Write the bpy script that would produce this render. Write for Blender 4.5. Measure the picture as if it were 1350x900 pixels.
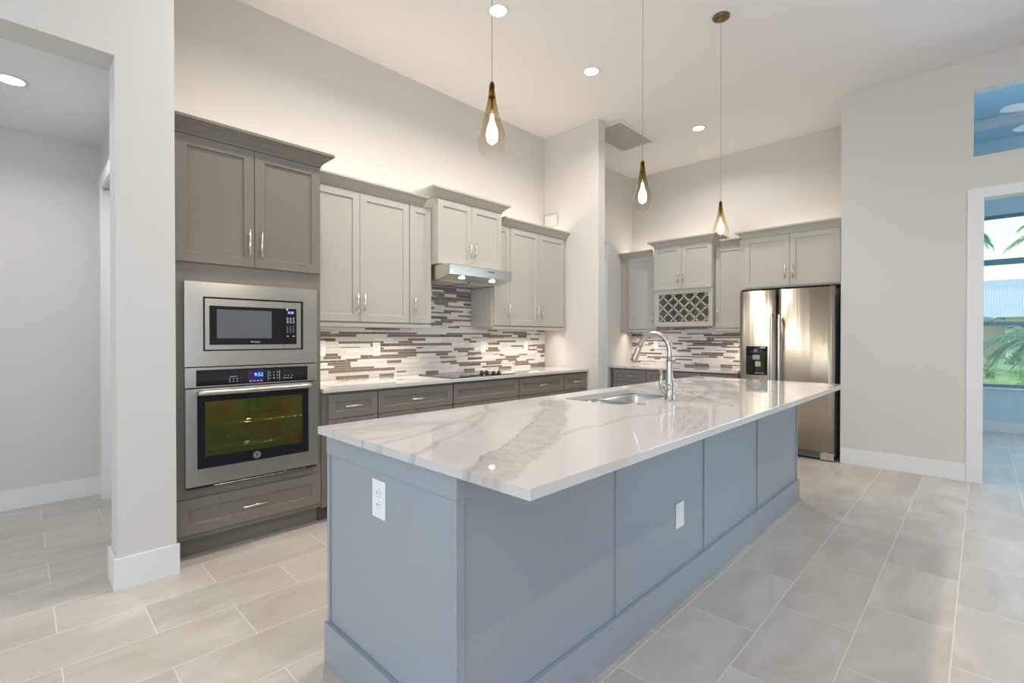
import bpy, bmesh, math, random
from mathutils import Vector, Matrix

for o in list(bpy.data.objects):
    bpy.data.objects.remove(o, do_unlink=True)
scn = bpy.context.scene
COL = scn.collection
PI = math.pi

# ------------------------------------------------------------------ camera
cam_d = bpy.data.cameras.new('camera')
cam = bpy.data.objects.new('camera', cam_d)
COL.objects.link(cam)
scn.camera = cam
YAW, PITCH, ROLL = 0.7734, -0.0073, -0.0005
cam_d.sensor_width = 36.0
cam_d.lens = 636.5 / 1350.0 * 36.0
cam_d.clip_start = 0.05
cam_d.clip_end = 400
fw = Vector((math.cos(YAW) * math.cos(PITCH), math.sin(YAW) * math.cos(PITCH), math.sin(PITCH)))
rt = Vector((math.sin(YAW), -math.cos(YAW), 0))
up = rt.cross(fw)
cam.matrix_world = Matrix(((rt.x, up.x, -fw.x, 0.0), (rt.y, up.y, -fw.y, 0.0), (rt.z, up.z, -fw.z, 1.2595), (0, 0, 0, 1)))

# ------------------------------------------------------------------ view
vs = scn.view_settings
scn.display_settings.display_device = 'sRGB'
vs.view_transform = 'Standard'
vs.look = 'None'
vs.exposure = -0.42
vs.gamma = 1.0
vs.use_curve_mapping = False

# ------------------------------------------------------------------ world
world = bpy.data.worlds.new('world')
scn.world = world
world.use_nodes = True
nt = world.node_tree
nt.nodes.clear()
wo = nt.nodes.new('ShaderNodeOutputWorld')
bg = nt.nodes.new('ShaderNodeBackground')
tc = nt.nodes.new('ShaderNodeTexCoord')
sp = nt.nodes.new('ShaderNodeSeparateXYZ')
rp = nt.nodes.new('ShaderNodeValToRGB')
rp.color_ramp.elements[0].position = 0.0
rp.color_ramp.elements[0].color = (0.95, 1.0, 1.0, 1)
rp.color_ramp.elements[1].position = 0.6
rp.color_ramp.elements[1].color = (0.35, 0.62, 0.95, 1)
nt.links.new(tc.outputs['Generated'], sp.inputs[0])
nt.links.new(sp.outputs['Z'], rp.inputs[0])
nt.links.new(rp.outputs[0], bg.inputs['Color'])
bg.inputs['Strength'].default_value = 1.9
nt.links.new(bg.outputs[0], wo.inputs[0])

# ------------------------------------------------------------------ lights
def area(name, loc, target, sx, sy, power, color, spread=180):
    d = bpy.data.lights.new(name, 'AREA')
    d.shape = 'RECTANGLE'
    d.size, d.size_y = sx, sy
    d.energy = power
    d.color = color
    d.spread = math.radians(spread)
    o = bpy.data.objects.new(name, d)
    COL.objects.link(o)
    o.location = loc
    v = Vector(target) - Vector(loc)
    o.rotation_euler = v.to_track_quat('-Z', 'Y').to_euler()
    return o

sun_d = bpy.data.lights.new('sun', 'SUN')
sun_d.energy = 2.6
sun_d.angle = math.radians(1.0)
sun_d.color = (1.0, 0.96, 0.88)
sun = bpy.data.objects.new('sun', sun_d)
COL.objects.link(sun)
sun.rotation_euler = Vector((0.62, 0.35, -0.95)).to_track_quat('-Z', 'Y').to_euler()
# daylight through the room's windows behind and beside the camera, and the far room's window
area('daylight_side_windows', (-1.0, -4.92, 1.5), (-1.0, 3.0, 1.45), 5.6, 2.7, 38, (0.64, 0.82, 1.0))
area('daylight_rear_windows', (-4.42, -0.4, 1.55), (4.0, -0.2, 1.5), 6.4, 2.7, 166, (0.84, 0.92, 1.0))
area('daylight_far_room', (9.05, -2.6, 1.8), (6.5, -2.6, 1.0), 3.0, 2.3, 270, (0.58, 0.80, 1.0))
area('daylight_hall', (-4.2, 4.3, 1.4), (0.3, 4.3, 1.3), 1.2, 2.0, 13, (0.45, 0.83, 1.0))

WARM = (1.0, 0.86, 0.70)
WARM2 = (1.0, 0.94, 0.88)

# ------------------------------------------------------------------ helpers
WL = {}

def mat(name, base=(0.8, 0.8, 0.8), rough=0.5, metal=0.0, coat=0.0, emis=None, es=0.0, spec=0.5, ior=1.45):
    m = bpy.data.materials.new(name)
    m.use_nodes = True
    b = m.node_tree.nodes['Principled BSDF']
    b.inputs['Base Color'].default_value = (*base, 1)
    b.inputs['Roughness'].default_value = rough
    b.inputs['Metallic'].default_value = metal
    b.inputs['Coat Weight'].default_value = coat
    b.inputs['Specular IOR Level'].default_value = spec
    if emis:
        b.inputs['Emission Color'].default_value = (*emis, 1)
        b.inputs['Emission Strength'].default_value = es
    return m

def N(m, t, **kw):
    n = m.node_tree.nodes.new(t)
    for k, v in kw.items():
        setattr(n, k, v)
    return n

def L(m, a, b):
    m.node_tree.links.new(a, b)

def BS(m):
    return m.node_tree.nodes['Principled BSDF']

def ramp(m, stops):
    r = N(m, 'ShaderNodeValToRGB')
    e = r.color_ramp.elements
    e[0].position, e[0].color = stops[0][0], (*stops[0][1], 1)
    e[1].position, e[1].color = stops[-1][0], (*stops[-1][1], 1)
    for p, c in stops[1:-1]:
        x = e.new(p)
        x.color = (*c, 1)
    return r

def noise_bump(m, scale, strength, dist=0.002, stretch=None):
    tcn = N(m, 'ShaderNodeTexCoord')
    mp = N(m, 'ShaderNodeMapping')
    if stretch:
        mp.inputs['Scale'].default_value = stretch
    nz = N(m, 'ShaderNodeTexNoise')
    nz.inputs['Scale'].default_value = scale
    nz.inputs['Detail'].default_value = 3
    bp = N(m, 'ShaderNodeBump')
    bp.inputs['Strength'].default_value = strength
    bp.inputs['Distance'].default_value = dist
    L(m, tcn.outputs['Object'], mp.inputs[0])
    L(m, mp.outputs[0], nz.inputs['Vector'])
    L(m, nz.outputs['Fac'], bp.inputs['Height'])
    L(m, bp.outputs[0], BS(m).inputs['Normal'])
    return nz

def box(bm, x0, x1, y0, y1, z0, z1, mi=0):
    if x0 > x1: x0, x1 = x1, x0
    if y0 > y1: y0, y1 = y1, y0
    if z0 > z1: z0, z1 = z1, z0
    v = [bm.verts.new(p) for p in ((x0, y0, z0), (x1, y0, z0), (x1, y1, z0), (x0, y1, z0), (x0, y0, z1), (x1, y0, z1), (x1, y1, z1), (x0, y1, z1))]
    for f in ((0, 3, 2, 1), (4, 5, 6, 7), (0, 1, 5, 4), (1, 2, 6, 5), (2, 3, 7, 6), (3, 0, 4, 7)):
        fc = bm.faces.new([v[i] for i in f])
        fc.material_index = mi

def nb():
    return bmesh.new()

def finish(name, bm, mats, parent=None, bevel=0.0, smooth=False, recalc=True, origin=None):
    if recalc:
        bmesh.ops.recalc_face_normals(bm, faces=bm.faces)
    xs = [v.co.x for v in bm.verts]; ys = [v.co.y for v in bm.verts]; zs = [v.co.z for v in bm.verts]
    c = Vector(origin) if origin else Vector(((min(xs) + max(xs)) / 2, (min(ys) + max(ys)) / 2, min(zs)))
    bmesh.ops.translate(bm, verts=bm.verts, vec=-c)
    me = bpy.data.meshes.new(name)
    bm.to_mesh(me)
    bm.free()
    if not isinstance(mats, (list, tuple)):
        mats = [mats]
    for m in mats:
        me.materials.append(m)
    o = bpy.data.objects.new(name, me)
    COL.objects.link(o)
    WL[o] = c
    if parent:
        o.parent = parent
        o.location = c - WL[parent]
    else:
        o.location = c
    if smooth:
        for p in me.polygons:
            p.use_smooth = True
    if bevel:
        md = o.modifiers.new('bevel', 'BEVEL')
        md.width = bevel
        md.segments = 2
        md.limit_method = 'ANGLE'
        md.angle_limit = math.radians(50)
        md.harden_normals = False
    return o

def empty(name, loc):
    o = bpy.data.objects.new(name, None)
    COL.objects.link(o)
    o.empty_display_size = 0.05
    o.location = loc
    WL[o] = Vector(loc)
    return o

def tag(o, label, cat, group=None, kind=None):
    o['label'] = label
    o['category'] = cat
    if group: o['group'] = group
    if kind: o['kind'] = kind
    return o

def struct(name, bm, m, bevel=0, parent=None, smooth=False):
    o = finish(name, bm, m, parent, bevel=bevel, smooth=smooth)
    if not parent:
        o['kind'] = 'structure'
    return o

def sbox(name, m, *a, bevel=0, parent=None):
    bm = nb()
    box(bm, *a)
    return struct(name, bm, m, bevel, parent)

def pbox(name, m, parent, *a, bevel=0):
    bm = nb()
    box(bm, *a)
    return finish(name, bm, m, parent, bevel=bevel)

def copy_tree(o, loc=None, parent=None):
    c = o.copy()
    COL.objects.link(c)
    if parent:
        c.parent = parent
    if loc is not None:
        c.location = loc
    WL[c] = Vector(c.location)
    for ch in list(o.children):
        k = ch.copy()
        COL.objects.link(k)
        k.parent = c
        for g in list(ch.children):
            h = g.copy()
            COL.objects.link(h)
            h.parent = k
    return c

def cyl(bm, p, q, r0, r1=None, seg=16, mi=0, caps=True):
    r1 = r0 if r1 is None else r1
    p, q = Vector(p), Vector(q)
    d = (q - p).normalized()
    a = d.orthogonal().normalized()
    b = d.cross(a)
    A = [bm.verts.new(p + (a * math.cos(t) + b * math.sin(t)) * r0) for t in [2 * PI * i / seg for i in range(seg)]]
    Bv = [bm.verts.new(q + (a * math.cos(t) + b * math.sin(t)) * r1) for t in [2 * PI * i / seg for i in range(seg)]]
    for i in range(seg):
        f = bm.faces.new((A[i], A[(i + 1) % seg], Bv[(i + 1) % seg], Bv[i]))
        f.smooth = True
        f.material_index = mi
    if caps:
        bm.faces.new(A[::-1]).material_index = mi
        bm.faces.new(Bv).material_index = mi

def tube(bm, pts, radii, seg=16, mi=0, caps=True, flat=1.0):
    pts = [Vector(p) for p in pts]
    n = len(pts)
    if not isinstance(radii, (list, tuple)):
        radii = [radii] * n
    T = []
    for i in range(n):
        a = pts[max(0, i - 1)]; b = pts[min(n - 1, i + 1)]
        T.append((b - a).normalized())
    ref = T[0].orthogonal().normalized()
    rings = []
    for i in range(n):
        ref = (ref - T[i] * ref.dot(T[i])).normalized()
        b = T[i].cross(ref)
        rings.append([bm.verts.new(pts[i] + (ref * math.cos(t) + b * math.sin(t) * flat) * radii[i]) for t in [2 * PI * k / seg for k in range(seg)]])
    for i in range(n - 1):
        for k in range(seg):
            f = bm.faces.new((rings[i][k], rings[i][(k + 1) % seg], rings[i + 1][(k + 1) % seg], rings[i + 1][k]))
            f.smooth = True
            f.material_index = mi
    if caps:
        bm.faces.new(rings[0][::-1]).material_index = mi
        bm.faces.new(rings[-1]).material_index = mi

def lathe(bm, cx, cy, prof, seg=32, mi=0):
    rings = []
    for r, z in prof:
        if r < 1e-5:
            rings.append([bm.verts.new((cx, cy, z))])
        else:
            rings.append([bm.verts.new((cx + r * math.cos(t), cy + r * math.sin(t), z)) for t in [2 * PI * k / seg for k in range(seg)]])
    for a, b in zip(rings, rings[1:]):
        for k in range(seg):
            k2 = (k + 1) % seg
            if len(a) == 1 and len(b) == 1: continue
            if len(a) == 1: f = bm.faces.new((a[0], b[k2], b[k]))
            elif len(b) == 1: f = bm.faces.new((a[k], a[k2], b[0]))
            else: f = bm.faces.new((a[k], a[k2], b[k2], b[k]))
            f.smooth = True
            f.material_index = mi

def smooth_path(ctrl, n=8):
    P = [Vector(p) for p in ctrl]
    out = []
    for i in range(len(P) - 1):
        p0 = P[max(0, i - 1)]; p1 = P[i]; p2 = P[i + 1]; p3 = P[min(len(P) - 1, i + 2)]
        for k in range(n):
            t = k / n
            out.append(0.5 * ((2 * p1) + (p2 - p0) * t + (2 * p0 - 5 * p1 + 4 * p2 - p3) * t * t + (-p0 + 3 * p1 - 3 * p2 + p3) * t ** 3))
    out.append(P[-1])
    return out

class Face:
    """A cabinet run's face: u along the wall, d out from the face plane, z up."""
    def __init__(s, way, pos):
        s.way, s.pos = way, pos
    def p(s, u, d, z):
        return Vector((u, s.pos - d, z)) if s.way == 'S' else Vector((s.pos - d, u, z))
    def box(s, bm, u0, u1, d0, d1, z0, z1, mi=0):
        a, b = s.p(u0, d0, z0), s.p(u1, d1, z1)
        box(bm, a.x, b.x, a.y, b.y, a.z, b.z, mi)

def shaker_bm(F, u0, u1, z0, z1, t=0.019, rail=0.057, rec=0.009, d0=0.001):
    if u0 > u1: u0, u1 = u1, u0
    bm = nb()
    def ring(i, d):
        return [bm.verts.new(F.p(*q)) for q in ((u0 + i, d, z0 + i), (u1 - i, d, z0 + i), (u1 - i, d, z1 - i), (u0 + i, d, z1 - i))]
    rl = min(rail, (z1 - z0) * 0.3)
    R = [ring(0, d0), ring(0, d0 + t - 0.0015), ring(0.0015, d0 + t), ring(rl, d0 + t), ring(rl + 0.004, d0 + t - rec)]
    for a, b in zip(R, R[1:]):
        for k in range(4):
            bm.faces.new((a[k], a[(k + 1) % 4], b[(k + 1) % 4], b[k]))
    bm.faces.new(R[0][::-1])
    bm.faces.new(R[-1])
    return bm

def pull(F, name, parent, u, z, length, vertical, d=0.020, m=None):
    bm = nb()
    off = d + 0.030
    h = length / 2
    if vertical:
        cyl(bm, F.p(u, off, z - h), F.p(u, off, z + h), 0.0058, seg=12)
        for s in (-1, 1):
            cyl(bm, F.p(u, d, z + s * h * 0.55), F.p(u, off, z + s * h * 0.55), 0.0045, seg=8)
    else:
        cyl(bm, F.p(u - h, off, z), F.p(u + h, off, z), 0.0058, seg=12)
        for s in (-1, 1):
            cyl(bm, F.p(u + s * h * 0.55, d, z), F.p(u + s * h * 0.55, off, z), 0.0045, seg=8)
    return finish(name, bm, m or M['nickel'], parent)

def crown_bm(path, z0, proj=0.07, h=0.085):
    prof = [(-0.012, 0.0), (0.004, 0.0), (0.006, 0.012), (0.014, 0.022), (0.024, 0.034), (0.038, 0.048), (0.054, 0.058), (0.060, 0.062), (0.060, 0.066), (0.070, 0.068), (0.070, 0.085), (-0.012, 0.085)]
    bm = nb()
    pts = [Vector((p[0], p[1], 0)) for p in path]
    n = len(pts)
    rows = []
    for i, p in enumerate(pts):
        ns = []
        if i > 0:
            d = (pts[i] - pts[i - 1]).normalized(); ns.append(Vector((d.y, -d.x, 0)))
        if i < n - 1:
            d = (pts[i + 1] - pts[i]).normalized(); ns.append(Vector((d.y, -d.x, 0)))
        if len(ns) == 2:
            m = ns[0] + ns[1]
            m = m * (2.0 / m.length_squared)
        else:
            m = ns[0]
        rows.append([bm.verts.new(p + m * (a * proj / 0.07) + Vector((0, 0, z0 + b * h / 0.085))) for a, b in prof])
    k = len(prof)
    for a, b in zip(rows, rows[1:]):
        for j in range(k):
            bm.faces.new((a[j], a[(j + 1) % k], b[(j + 1) % k], b[j]))
    bm.faces.new(rows[0]); bm.faces.new(rows[-1][::-1])
    return bm

def text_mesh(name, body, size, m, parent, centre, way, depth=0.0006):
    cu = bpy.data.curves.new(name, 'FONT')
    cu.body = body
    cu.size = size
    cu.align_x = 'CENTER'
    cu.align_y = 'CENTER'
    cu.extrude = depth / 2
    tmp = bpy.data.objects.new(name + '_tmp', cu)
    COL.objects.link(tmp)
    dg = bpy.context.evaluated_depsgraph_get()
    me = bpy.data.meshes.new_from_object(tmp.evaluated_get(dg))
    bpy.data.objects.remove(tmp, do_unlink=True)
    me.materials.clear()
    me.materials.append(m)
    R = Matrix.Rotation(PI / 2, 4, 'X')
    if way == 'W':
        R = Matrix.Rotation(-PI / 2, 4, 'Z') @ R
    me.transform(R)
    o = bpy.data.objects.new(name, me)
    COL.objects.link(o)
    o.parent = parent
    o.location = Vector(centre) - WL[parent]
    WL[o] = Vector(centre)
    return o

def rrect(x0, x1, y0, y1, r, n=6):
    out = []
    for cx, cy, a0 in ((x1 - r, y1 - r, 0), (x0 + r, y1 - r, 90), (x0 + r, y0 + r, 180), (x1 - r, y0 + r, 270)):
        for k in range(n + 1):
            a = math.radians(a0 + 90 * k / n)
            out.append((cx + r * math.cos(a), cy + r * math.sin(a)))
    return out

def slab_with_holes(bm, outer, holes, z0, z1):
    for z in (z0, z1):
        edges = []
        for loop in [outer] + holes:
            vs_ = [bm.verts.new((x, y, z)) for x, y in loop]
            for i in range(len(vs_)):
                edges.append(bm.edges.new((vs_[i], vs_[(i + 1) % len(vs_)])))
        bmesh.ops.triangle_fill(bm, edges=edges, use_beauty=True)
    bm.verts.ensure_lookup_table()
    tot = sum(len(l) for l in [outer] + holes)
    vsl = list(bm.verts)
    base = len(vsl) - 2 * tot
    k = base
    for loop in [outer] + holes:
        n = len(loop)
        for i in range(n):
            a, b = k + i, k + (i + 1) % n
            bm.faces.new((vsl[a], vsl[b], vsl[b + tot], vsl[a + tot]))
        k += n

# ------------------------------------------------------------------ materials
M = {}
M['wall'] = mat('wall_paint', (0.620, 0.600, 0.570), 0.75)
noise_bump(M['wall'], 90, 0.08, 0.001)
M['ceiling'] = mat('ceiling_paint', (0.79, 0.775, 0.765), 0.85)
noise_bump(M['ceiling'], 60, 0.10, 0.001)
M['blue_wall'] = mat('far_room_paint', (0.56, 0.68, 0.74), 0.8)
M['blue_ceiling'] = mat('far_room_ceiling_paint', (0.42, 0.62, 0.76), 0.8)
M['trim'] = mat('white_trim_paint', (0.73, 0.735, 0.74), 0.4)
M['light_cab'] = mat('pale_greige_cabinet_paint', (0.465, 0.445, 0.405), 0.42, spec=0.4)
M['dark_cab'] = mat('taupe_stained_wood', (0.195, 0.176, 0.150), 0.36, spec=0.45)
M['island'] = mat('blue_grey_stained_wood', (0.315, 0.350, 0.386), 0.38, spec=0.5)
M['kick'] = mat('dark_kick_board', (0.09, 0.08, 0.07), 0.5)
for k, amt in (('dark_cab', 0.05), ('island', 0.012)):
    m = M[k]
    t = N(m, 'ShaderNodeTexCoord'); mp = N(m, 'ShaderNodeMapping'); mp.inputs['Scale'].default_value = (3, 3, 55)
    nz = N(m, 'ShaderNodeTexNoise'); nz.inputs['Scale'].default_value = 4; nz.inputs['Detail'].default_value = 4
    c = BS(m).inputs['Base Color'].default_value[:3]
    r = ramp(m, [(0.3, tuple(x * (1 - amt) for x in c)), (0.7, tuple(x * (1 + amt) for x in c))])
    L(m, t.outputs['Object'], mp.inputs[0]); L(m, mp.outputs[0], nz.inputs['Vector']); L(m, nz.outputs['Fac'], r.inputs[0]); L(m, r.outputs[0], BS(m).inputs['Base Color'])
M['nickel'] = mat('brushed_nickel', (0.78, 0.74, 0.68), 0.25, 1.0)
M['faucet'] = mat('satin_nickel', (0.52, 0.49, 0.45), 0.28, 1.0)
M['chrome'] = mat('polished_chrome', (0.8, 0.8, 0.8), 0.12, 1.0)
M['bronze'] = mat('antique_bronze', (0.22, 0.15, 0.07), 0.35, 1.0)
M['black'] = mat('black_plastic', (0.012, 0.012, 0.013), 0.35)
M['black_glass'] = mat('black_glass', (0.008, 0.008, 0.012), 0.04, spec=0.6)
M['white_plastic'] = mat('white_plastic', (0.82, 0.83, 0.84), 0.3)
M['grey_print'] = mat('pale_print', (0.55, 0.56, 0.58), 0.5)
M['micro_screen'] = mat('microwave_window_mesh', (0.12, 0.135, 0.145), 0.15)
M['blue_tape'] = mat('blue_masking_tape', (0.02, 0.12, 0.45), 0.5)
M['display'] = mat('blue_display_digits', (0.05, 0.1, 0.3), 0.4, emis=(0.25, 0.35, 1.0), es=3.0)
M['display2'] = mat('cyan_display_digits', (0.05, 0.1, 0.3), 0.4, emis=(0.08, 0.55, 1.0), es=3.0)
M['lens'] = mat('lamp_lens', (0.9, 0.9, 0.9), 0.5, emis=(1.0, 0.93, 0.85), es=9.0)
M['led'] = mat('led_strip_lens', (0.9, 0.9, 0.9), 0.5, emis=(1.0, 0.88, 0.74), es=4.0)
M['cord'] = mat('grey_cord', (0.30, 0.27, 0.22), 0.4)
M['filament'] = mat('glowing_filament_bulb', (1, 1, 1), 0.3, emis=(1.0, 0.86, 0.62), es=26.0)
M['vent'] = mat('dusty_grille', (0.56, 0.55, 0.51), 0.7)
M['hinge'] = mat('hinge_metal', (0.55, 0.53, 0.5), 0.3, 1.0)
M['felt'] = mat('cabinet_inside', (0.36, 0.31, 0.19), 0.6)
M['grout'] = mat('pale_grout', (0.68, 0.65, 0.62), 0.8)
M['tile_white'] = mat('white_glass_tile', (0.78, 0.755, 0.735), 0.12)
M['tile_pale'] = mat('pale_marble_tile', (0.68, 0.65, 0.625), 0.22)
M['tile_taupe'] = mat('taupe_glass_tile', (0.225, 0.190, 0.150), 0.14)
M['tile_dark'] = mat('dark_taupe_tile', (0.155, 0.135, 0.115), 0.14)

def steel(name, base, rough, stretch, amt=0.35, dist=0.01, scale=1.6, aniso=0.0):
    m = mat(name, base, rough, 1.0)
    BS(m).inputs['Anisotropic'].default_value = aniso
    noise_bump(m, scale, amt, dist, stretch)
    return m
M['steel'] = steel('brushed_stainless_steel', (0.50, 0.445, 0.37), 0.33, (5.0, 5.0, 0.06), 0.5, 0.010, 1.7, 0.85)
tgn = N(M['steel'], 'ShaderNodeTangent', direction_type='RADIAL', axis='Z'); L(M['steel'], tgn.outputs[0], BS(M['steel']).inputs['Tangent']); BS(M['steel']).inputs['Anisotropic Rotation'].default_value = 0.25
M['steel_flat'] = steel('brushed_stainless_trim', (0.68, 0.655, 0.61), 0.25, (3, 3, 3), 0.10, 0.004)
M['steel_bar'] = mat('satin_steel_bar', (0.50, 0.48, 0.45), 0.33, 1.0)
M['sink_steel'] = steel('satin_sink_steel', (0.62, 0.60, 0.57), 0.27, (1, 1, 1), 0.05)
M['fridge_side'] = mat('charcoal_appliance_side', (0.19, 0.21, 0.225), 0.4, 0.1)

# floor tiles
def floor_mat():
    m = mat('beige_porcelain_floor', rough=0.28, spec=0.45)
    t = N(m, 'ShaderNodeTexCoord')
    mp = N(m, 'ShaderNodeMapping')
    mp.inputs['Location'].default_value = (-0.41 + 0.597 * 20.5, -0.084 + 0.3037 * 40, 0)
    br = N(m, 'ShaderNodeTexBrick')
    br.offset = 0.5
    br.offset_frequency = 2
    br.inputs['Scale'].default_value = 1.0
    br.inputs['Brick Width'].default_value = 0.597
    br.inputs['Row Height'].default_value = 0.3037
    br.inputs['Mortar Size'].default_value = 0.0022
    br.inputs['Mortar Smooth'].default_value = 0.1
    br.inputs['Color1'].default_value = (0, 0, 0, 1)
    br.inputs['Color2'].default_value = (1, 1, 1, 1)
    br.inputs['Mortar'].default_value = (0.5, 0.5, 0.5, 1)
    L(m, t.outputs['Object'], mp.inputs[0])
    L(m, mp.outputs[0], br.inputs['Vector'])
    sc = N(m, 'ShaderNodeMapping'); sc.inputs['Scale'].default_value = (1.6, 4.0, 1)
    L(m, t.outputs['Object'], sc.inputs[0])
    add = N(m, 'ShaderNodeVectorMath', operation='ADD')
    ml = N(m, 'ShaderNodeVectorMath', operation='SCALE'); ml.inputs['Scale'].default_value = 7.0
    L(m, br.outputs['Color'], ml.inputs[0]); L(m, sc.outputs[0], add.inputs[0]); L(m, ml.outputs[0], add.inputs[1])
    n1 = N(m, 'ShaderNodeTexNoise'); n1.inputs['Scale'].default_value = 1.3; n1.inputs['Detail'].default_value = 6; n1.inputs['Roughness'].default_value = 0.62; n1.inputs['Distortion'].default_value = 0.6
    L(m, add.outputs[0], n1.inputs['Vector'])
    r1 = ramp(m, [(0.28, (0.47, 0.42, 0.37)), (0.5, (0.555, 0.51, 0.46)), (0.72, (0.65, 0.61, 0.56))])
    L(m, n1.outputs['Fac'], r1.inputs[0])
    tint = N(m, 'ShaderNodeMix', data_type='RGBA', blend_type='MULTIPLY')
    tint.inputs['Factor'].default_value = 0.10
    L(m, r1.outputs[0], tint.inputs['A']); L(m, br.outputs['Color'], tint.inputs['B'])
    mx = N(m, 'ShaderNodeMix', data_type='RGBA')
    mx.inputs['B'].default_value = (0.72, 0.69, 0.64, 1)
    L(m, br.outputs['Fac'], mx.inputs['Factor']); L(m, tint.outputs['Result'], mx.inputs['A'])
    L(m, mx.outputs['Result'], BS(m).inputs['Base Color'])
    rr = N(m, 'ShaderNodeMapRange'); rr.inputs['To Min'].default_value = 0.24; rr.inputs['To Max'].default_value = 0.40
    L(m, n1.outputs['Fac'], rr.inputs['Value'])
    L(m, rr.outputs[0], BS(m).inputs['Roughness'])
    bp = N(m, 'ShaderNodeBump'); bp.invert = True; bp.inputs['Strength'].default_value = 0.3; bp.inputs['Distance'].default_value = 0.001
    L(m, br.outputs['Fac'], bp.inputs['Height']); L(m, bp.outputs[0], BS(m).inputs['Normal'])
    return m
M['floor'] = floor_mat()

# white quartz: veins are bands along drawn lines, ragged by noise; (points in world metres)
def quartz(name, veins, faint=True):
    m = mat(name, (0.74, 0.715, 0.685), 0.035, spec=0.55)
    g = N(m, 'ShaderNodeNewGeometry')
    nz = N(m, 'ShaderNodeTexNoise'); nz.inputs['Scale'].default_value = 5.0; nz.inputs['Detail'].default_value = 6; nz.inputs['Roughness'].default_value = 0.6
    L(m, g.outputs['Position'], nz.inputs['Vector'])
    sb = N(m, 'ShaderNodeVectorMath', operation='SUBTRACT'); sb.inputs[1].default_value = (0.5, 0.5, 0.5)
    L(m, nz.outputs['Color'], sb.inputs[0])
    sc = N(m, 'ShaderNodeVectorMath', operation='SCALE'); sc.inputs['Scale'].default_value = 0.12
    L(m, sb.outputs[0], sc.inputs[0])
    ad = N(m, 'ShaderNodeVectorMath', operation='ADD')
    L(m, g.outputs['Position'], ad.inputs[0]); L(m, sc.outputs[0], ad.inputs[1])
    fl = N(m, 'ShaderNodeVectorMath', operation='MULTIPLY'); fl.inputs[1].default_value = (1, 1, 0)
    L(m, ad.outputs[0], fl.inputs[0])
    P = fl.outputs[0]
    fine = N(m, 'ShaderNodeTexNoise'); fine.inputs['Scale'].default_value = 16; fine.inputs['Detail'].default_value = 5; fine.inputs['Distortion'].default_value = 1.5
    L(m, P, fine.inputs['Vector'])
    total = None
    for (a, b, w, s, soft) in veins:
        a = Vector((a[0], a[1], 0)); b = Vector((b[0], b[1], 0)); d = b - a
        v1 = N(m, 'ShaderNodeVectorMath', operation='SUBTRACT'); v1.inputs[1].default_value = a; L(m, P, v1.inputs[0])
        dt = N(m, 'ShaderNodeVectorMath', operation='DOT_PRODUCT'); dt.inputs[1].default_value = d / d.length_squared; L(m, v1.outputs[0], dt.inputs[0])
        cl = N(m, 'ShaderNodeClamp'); L(m, dt.outputs['Value'], cl.inputs['Value'])
        pr = N(m, 'ShaderNodeVectorMath', operation='SCALE'); pr.inputs[0].default_value = d; L(m, cl.outputs[0], pr.inputs['Scale'])
        df = N(m, 'ShaderNodeVectorMath', operation='SUBTRACT'); L(m, v1.outputs[0], df.inputs[0]); L(m, pr.outputs[0], df.inputs[1])
        ln = N(m, 'ShaderNodeVectorMath', operation='LENGTH'); L(m, df.outputs[0], ln.inputs[0])
        mr = N(m, 'ShaderNodeMapRange'); mr.interpolation_type = 'SMOOTHSTEP'
        mr.inputs['From Min'].default_value = w * (1 - soft); mr.inputs['From Max'].default_value = w
        mr.inputs['To Min'].default_value = s; mr.inputs['To Max'].default_value = 0
        L(m, ln.outputs['Value'], mr.inputs['Value'])
        if total is None: total = mr.outputs[0]
        else:
            mm = N(m, 'ShaderNodeMath', operation='MAXIMUM'); L(m, total, mm.inputs[0]); L(m, mr.outputs[0], mm.inputs[1]); total = mm.outputs[0]
    fr = N(m, 'ShaderNodeMapRange'); fr.inputs['From Min'].default_value = 0.35; fr.inputs['From Max'].default_value = 0.65; fr.inputs['To Min'].default_value = 0.55; fr.inputs['To Max'].default_value = 1.15
    L(m, fine.outputs['Fac'], fr.inputs['Value'])
    mu = N(m, 'ShaderNodeMath', operation='MULTIPLY'); L(m, total, mu.inputs[0]); L(m, fr.outputs[0], mu.inputs[1])
    # faint clouding over the whole slab
    cw = N(m, 'ShaderNodeTexNoise'); cw.inputs['Scale'].default_value = 1.7; cw.inputs['Detail'].default_value = 5; cw.inputs['Distortion'].default_value = 1.0
    L(m, g.outputs['Position'], cw.inputs['Vector'])
    cr = N(m, 'ShaderNodeMapRange'); cr.inputs['From Min'].default_value = 0.5; cr.inputs['From Max'].default_value = 0.8; cr.inputs['To Max'].default_value = 0.10
    L(m, cw.outputs['Fac'], cr.inputs['Value'])
    sm = N(m, 'ShaderNodeMath', operation='ADD', use_clamp=True); L(m, mu.outputs[0], sm.inputs[0]); L(m, cr.outputs[0], sm.inputs[1])
    mx = N(m, 'ShaderNodeMix', data_type='RGBA')
    mx.inputs['A'].default_value = (0.60, 0.582, 0.57, 1); mx.inputs['B'].default_value = (0.27, 0.25, 0.225, 1)
    L(m, sm.outputs[0], mx.inputs['Factor']); L(m, mx.outputs['Result'], BS(m).inputs['Base Color'])
    return m

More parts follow.
